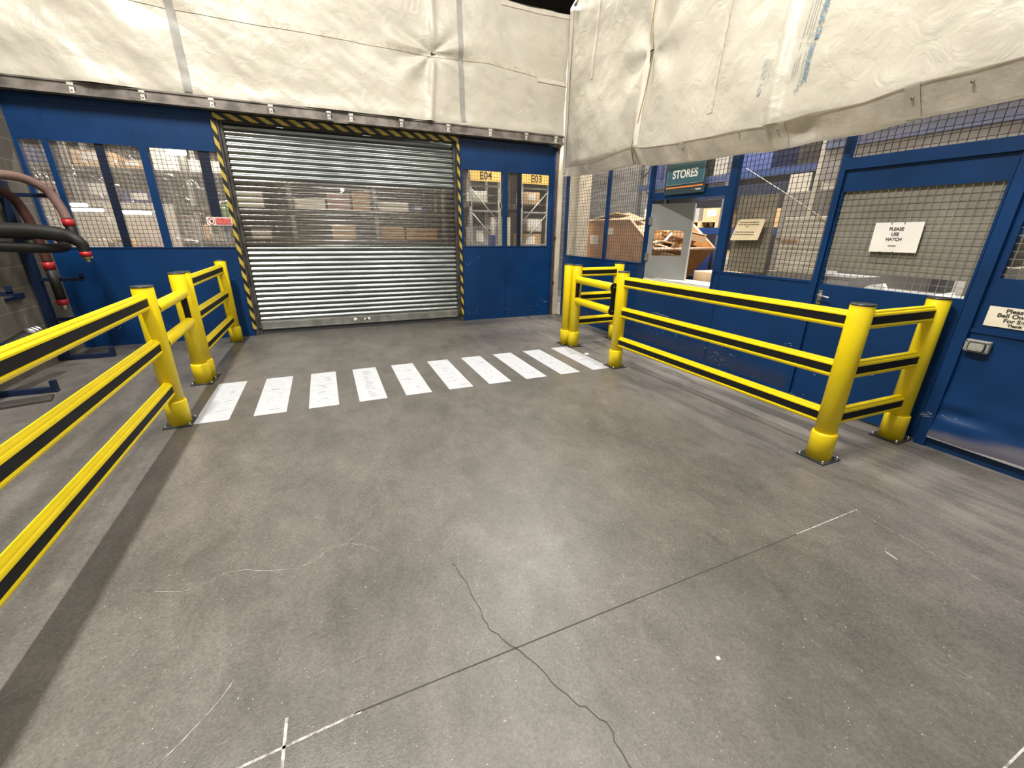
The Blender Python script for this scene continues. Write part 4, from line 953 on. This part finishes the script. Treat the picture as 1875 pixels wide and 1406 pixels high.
bare_box(6.82, 7.3, 6.60, 6.98, 1.784, 2.02, GREYW, 'grey box with white label, left one on the pallet seen through the hatch', 'cartons on the pallet', 'x', name='storage_box')
# things close behind the mesh of the right-hand bays
t = thing('white_crate_stack', (4.45, 2.85, 0), 'stack of white ribbed panels behind the mesh, left of the stores door', 'stack')
q = MB()
q.box(4.30, 4.55, 2.57, 3.03, 1.20, 1.72)
for k in range(14): z = 1.20+k*.037; q.box(4.292, 4.302, 2.57, 3.03, z, z+.033, .002)
q.build('ribbed_panels', mat('bright_white_panel', (.86, .84, .80), .5), t)
MB().box(4.285, 4.292, 2.86, 3.02, 1.475, 1.51).build('brown_tape', CARD, t)
MB().box(4.28, 4.75, 2.30, 3.10, 0, 1.195, .004).build('cabinet', GREYW, t)
MB().box(4.27, 4.278, 3.13, 3.595, 1.17, 1.94).build('milky_sheet', BLIND, w3)
MB().tube([(4.26, 3.57, 2.215), (4.262, 3.0, 1.90), (4.262, 2.58, 1.655)], .0045, 6).build('crease', WHITE, w3)
tag(MB().box(4.36, 4.72, 1.4, 2.28, .98, 1.10, .004).build('work_counter', GREYW), 'grey work counter just inside the stores door', 'counter')
for k, (y, s_, lb) in enumerate(((2.25, .10, 'crumpled white paper on the counter below the grey door pane, left one'), (1.75, .07, 'small folded white paper on the counter behind the door, right one'))):
    q = MB(); q.poly([(4.42, y, 1.10), (4.42, y-s_*1.8, 1.10), (4.46, y-s_*1.2, 1.10+s_*.6), (4.45, y-.02, 1.10+s_*.35)], (.05, 0, .0)); tag(q.build('loose_paper', WHITE), lb, 'paper')
tag(MB().box(4.45, 4.9, 1.35, 1.43, 1.101, 1.35, .004).build('document_tray', WHITE2), 'pale tray standing behind the pane next to the bell panel', 'tray')
# lofted blue beam seen through the top panes
t = thing('loft_beam', (5.2, 2.4, 2.43), 'pale blue steel beam seen through the pane above the stores door', 'beam')
MB().box(5.2, 5.3, .3, 3.4, 2.435, 2.575, .004).build('web', mat('pale_blue_beam', (.19, .23, .42), .5, var=.06), t)
MB().box(5.18, 5.3, .3, 3.4, 2.577, 2.592).build('pale_flange', WHITE2, t)
MB().box(5.25, 5.29, .3, 3.4, 2.592, 3.2).build('slate_sheet', mat('slate_blue_sheet', (.10, .12, .18), .6), t)
tag(MB().box(5.22, 5.28, .3, 3.4, 2.12, 2.43).build('pale_sheeting', mat('lilac_grey_sheeting', (.40, .38, .40), .6, var=.1)), 'off-white sheeting below the pale blue beam over the stores door', 'sheeting')
tag(MB().box(6.1, 6.2, 2.7, 6.0, 2.10, 2.26, .004).build('loft_beam', BLUED), 'dark slate blue beam crossing behind the tall mesh pane beside the door', 'beam')
t = thing('storage_cupboard', (5.6, 3.2, 0), 'grey steel cupboard behind the mesh panes left of the door', 'cupboard')
MB().box(5.4, 5.9, 2.2, 3.9, 0, 2.05, .01).build('body', GREYW, t)
q = MB()
for z in (.5, 1.0, 1.5): q.box(5.392, 5.40, 2.22, 3.88, z, z+.01)
q.build('drawer_gaps', DKGREY, t)
MB().box(5.392, 5.4, 3.0, 3.15, 1.7, 1.85).build('paper_label', WHITE, t)
tag(MB().box(5.30, 5.36, 3.44, 3.50, 0, 3.4, .004).build('pale_post', WHITE2), 'pale perforated post standing before the grey cupboard behind the mesh', 'post')
tag(MB().box(5.42, 5.43, 3.62, 3.88, 2.052, 2.25).build('white_paper_sheet', WHITE), 'white paper sheet standing on the grey cupboard behind the tall mesh pane', 'paper')
bare_box(5.45, 5.85, 3.1, 3.6, 2.05, 2.28, WHITE2, 'off-white box on top of the grey cupboard', 'cartons on the grey cupboard', 'x')
tag(MB().box(4.45, 4.72, 7.22, 7.55, 0, 3.4, .01).build('store_pillar', CREAM), 'cream pillar inside the stores seen through the farthest right pane', 'pillar')
tag(MB().box(4.72, 5.15, 4.05, 4.50, 0, 1.07, .01).build('floor_carton', CARD2), 'open pale carton on the floor inside the hatch', 'box')

# ---------------------------------------------------------------- warehouse behind the back partition
def end_rack(x0, x1, code, label, with_signs=True):
    t = thing('pallet_rack', ((x0+x1)/2, 11, 0), label, 'rack', 'grey pallet racks beyond the back partition')
    for y in (9.3, 11.6, 13.9):
        q = MB()
        for x in (x0, x1-.06): q.box(x, x+.06, y, y+.06, 0, 3.7)
        for z in (.55, 1.25, 1.95, 2.45): q.box(x0, x1, y+.01, y+.04, z, z+.03)
        for z in (.58, 1.28, 1.75): q.tube([(x0+.05, y+.02, z+.65), (x1-.05, y+.02, z)] if code != 'E03' else [(x0+.05, y+.02, z), (x1-.05, y+.02, z+.65)], .013, 6)
        q.build('upright_frame', RACKG, t)
    for z in (.20, 1.15, 2.15, 3.1):
        q = MB()
        for x in (x0-.02, x1-.03): q.box(x, x+.05, 9.3, 13.95, z-.11, z)
        q.build('beam', STEELD, t); MB().box(x0, x1, 9.34, 13.9, z-.012, z).build('shelf', RACKG, t)
    if code:
        s = MB().box(x0+.02, x1-.02, 9.27, 9.285, 2.555, 2.76).build('bay_sign', SIGNY, t)
        text(code, .20, ((x0+x1)/2, 9.268, 2.66), FACE_BACK, INK, s, bold=.003, sx=.95)
end_rack(3.02, 3.74, 'E04', 'rack end frame carrying the yellow E04 bay sign')
end_rack(4.22, 4.95, 'E03', 'rack end frame carrying the yellow E03 bay sign')
for (x, wd, z, hh, m, lb, cat) in ((3.55, .17, 1.152, .70, WHITE2, 'tall cream carton on the E04 rack end', 'box'), (3.10, .38, 1.152, .50, GREYW, 'grey box on the lower shelf of the E04 rack', 'box'), (3.12, .34, 2.152, .22, WHITE2, 'low white box on the upper shelf of the E04 rack', 'box'),
                                   (4.47, .36, 1.56, .28, WHITE, 'bright white box hung at middle height of the E03 rack', 'box'), (4.30, .52, 1.152, .36, CARD, 'brown carton on the lower shelf of the E03 rack', 'box'), (4.36, .4, 2.152, .25, CARD2, 'pale carton on the upper shelf of the E03 rack', 'box'),
                                   ):
    bare_box(x, x+wd, 9.42, 9.85, z, z+hh, m, lb, 'boxes on the lettered rack ends', 'y')
tag(MB().box(3.80, 4.02, 9.4, 9.9, 0, 1.85, .008).build('pale_locker', mat('pale_yellow_locker', (.55, .52, .34), .5)), 'narrow pale yellow locker between the two lettered racks', 'locker')
tag(MB().box(3.40, 3.52, 9.05, 9.2, 0, 1.48, .01).build('blue_bin', BLOCKH), 'narrow blue bin standing before the E04 rack', 'bin')
# long cross rack seen through the see-through slats and the left panes
t = thing('pallet_rack', (-.6, 10.9, 0), 'long open racking seen through the shutter slats, loaded with mixed boxes', 'rack')
for x in (-5.6, -3.9, -2.2, -.5, 1.2, 2.75):
    q = MB()
    for y in (10.5, 11.3): q.box(x-.04, x+.04, y, y+.06, 0, 3.6)
    q.box(x-.02, x+.02, 10.5, 11.36, 1.4, 1.43); q.box(x-.02, x+.02, 10.5, 11.36, 2.4, 2.43); q.build('upright_frame', RACKG, t)
for z in (.75, 1.35, 1.95, 2.55):
    q = MB(); q.box(-5.6, 2.75, 10.48, 10.53, z-.08, z); q.box(-5.6, 2.75, 11.3, 11.35, z-.08, z); q.build('beam', STEELD, t); MB().box(-5.6, 2.75, 10.5, 11.35, z-.012, z+.002).build('shelf', RACKG, t)
rr = random.Random(31)
MS = [(CARD, 'brown'), (CARD2, 'pale brown'), (WHITE2, 'off-white'), (WHITE, 'white'), (DKGREY, 'black'), (mat('olive_tub', (.30, .29, .12), .6), 'olive'), (GREYW, 'grey'), (BLOCKH, 'blue'), (mat('rose_tub', (.42, .27, .24), .6), 'pinkish')]
for lv, zz in enumerate((.752, 1.352, 1.952, 2.552)):
    x = -5.5; i = 0
    while x < 2.4 and i < 15:
        wd = rr.uniform(.28, .75); hh = rr.uniform(.14, .42)
        for ux in (-3.9, -2.2, -.5, 1.2):
            if x < ux+.05 and x+wd > ux-.05: x = ux+.06
        if x+wd > 2.7: break
        m, nm = rr.choice(MS)
        if rr.random() < .88:
            bare_box(x, x+wd-.02, 10.55, 11.2, zz+.001, zz+hh, m, '%s box on the %s level of the long rack, %s place from the left' % (nm, ('lowest', 'second', 'third', 'top')[lv], ordn(i)), 'mixed boxes on the long rack', 'y' if rr.random() < .5 else 'z', name='carton' if nm.endswith('brown') else 'storage_box')
        x += wd+.03; i += 1
# bench tubes, panel lamp, far lamps
for x0_, x1_, z, lb in ((-3.60, -3.18, 1.80, 'bright tube lamp glaring through the far left pane'), (-2.98, -2.56, 1.775, 'bright tube lamp glaring through the second left pane'), (-3.56, -3.36, 1.87, 'short bright lamp just above the left tube lamp')):
    t = thing('tube_lamp', ((x0_+x1_)/2, 9.3, z), lb, 'lamp', 'bench lamps beyond the left panes'); MB().tube([(x0_, 9.3, z), (x1_, 9.3, z)], .030, 10).build('tube', LAMPM, t); MB().tube([((x0_+x1_)/2, 9.33, z+.04), ((x0_+x1_)/2, 9.33, 8.2)], .006, 6).build('drop_rod', STEELD, t)
    MB().box(x0_, x1_, 9.29, 9.34, z+.022, z+.05).build('fitting', STEELD, t)
t = thing('work_bench', (-3.0, 9.6, 0), 'pale workbench with a back board under the tube lamps', 'bench')
MB().box(-4.4, -2.4, 9.35, 10.0, .86, .90).build('top', WOOD, t); MB().box(-4.4, -2.4, 9.98, 10.0, .90, 1.95).build('back_board', WHITE2, t)
for x in (-4.35, -2.5):
    for y in (9.37, 9.93): MB().box(x, x+.06, y, y+.05, 0, .86).build('leg', STEELD, t)
for x, wd, hh, m, lb in ((-4.3, .4, .4, CARD2, 'pale carton at the left of the workbench'), (-3.75, .35, .3, WHITE2, 'off-white box in the middle of the workbench'), (-3.3, .3, .45, CARD, 'brown carton by the middle of the workbench'), (-2.9, .3, .35, mat('rose_box', (.6, .33, .26), .6), 'pinkish box at the right of the workbench')):
    bare_box(x, x+wd, 9.45, 9.8, .90, .90+hh, m, lb, 'boxes on the workbench', 'y')
t = thing('panel_lamp', (-2.2, 11, 2.85), 'bright square lamp hanging high beyond the fourth left pane', 'lamp')
MB().box(-2.34, -2.08, 10.2, 10.3, 2.80, 2.93, rot=Matrix.Rotation(.5, 3, 'X')).build('lit_panel', LAMPM, t); MB().tube([(-2.21, 10.3, 2.93), (-2.21, 10.3, 5.6)], .01, 6).build('drop_rod', STEELD, t)
for x, z, r, lb in ((.62, 2.47, .035, 'upper of two tiny bright lamps seen through the shutter slats'), (.585, 2.38, .025, 'lower of two tiny bright lamps seen through the shutter slats')):
    t = thing('spot_lamp', (x, 12, z), lb, 'lamp', 'tiny lamps beyond the shutter'); MB().tube([(x, 12, z), (x, 12.05, z)], r*1.3, 14).build('lens', LAMPM, t); MB().tube([(x, 12.05, z), (x, 12.12, z)], r*1.5, 12).build('housing', STEELD, t); MB().tube([(x, 12.1, z), (x, 12.1, 8.2)], .006, 6).build('drop_rod', STEELD, t)
for x0_, x1_, lb in ((-1.93, -1.71, 'white notice board with red heading beyond the mesh, left one'), (-1.56, -1.33, 'white notice board close to the shutter jamb beyond the mesh, right one')):
    t = thing('notice_board', ((x0_+x1_)/2, 8.2, 0), lb, 'board', 'white notice boards beyond the mesh')
    MB().box(x0_, x1_, 8.2, 8.215, 1.36, 1.73).build('board', WHITE, t)
    q = MB(); q.box(x0_+.02, x1_-.02, 8.196, 8.2, 1.695, 1.71); q.build('red_heading', REDP, t)
    q = MB(); rr2 = random.Random(int(x0_*100))
    for k in range(5): a = x0_+.03+rr2.random()*.03; q.box(a, a+rr2.uniform(.03, .09), 8.196, 8.2, 1.42+k*.05, 1.435+k*.05)
    q.build('small_print', INKB, t)
    MB().box((x0_+x1_)/2-.02, (x0_+x1_)/2+.02, 8.215, 8.24, 0, 1.7).build('stand', STEELD, t)
t = thing('hi_vis_vest', (-1.22, BY+.16, 1.65), 'green hi-vis vest hanging behind the mesh near the shutter jamb', 'vest')
q = MB(); g = []
for j in range(9):
    for i in range(7):
        g.append((-1.30+.14*i/6, BY+.16+.018*math.sin(i*1.7+j*.5), 1.70+.17*j/8))
q.add(g, [(j*7+i, j*7+i+1, (j+1)*7+i+1, (j+1)*7+i) for j in range(8) for i in range(6)], True); vb = q.build('cloth', GREEN, t); m_ = vb.modifiers.new('s', 'SOLIDIFY'); m_.thickness = .006
q = MB(); q.tube([(-1.2, BY+.16, 1.86), (-1.2, BY+.13, 1.9), (-1.25, BY+.12, 1.92)], .004, 6); q.build('hook', STEELD, t)
t = thing('hanging_cloth', (-1.25, BY+.16, 1.3), 'pale blue cloth trailing down behind the red warning sign', 'cloth')
q = MB(); g = []
for j in range(11):
    z = 1.30+.30*j/10; wd = .012+.05*(j/10)
    for i in range(5): g.append((-1.27+.06*j/10+wd*(i/4-.5)*2, BY+.17+.010*math.sin(i*2+j*.4), z))
q.add(g, [(j*5+i, j*5+i+1, (j+1)*5+i+1, (j+1)*5+i) for j in range(10) for i in range(4)], True); vb = q.build('cloth', PALEBL, t); m_ = vb.modifiers.new('s', 'SOLIDIFY'); m_.thickness = .006
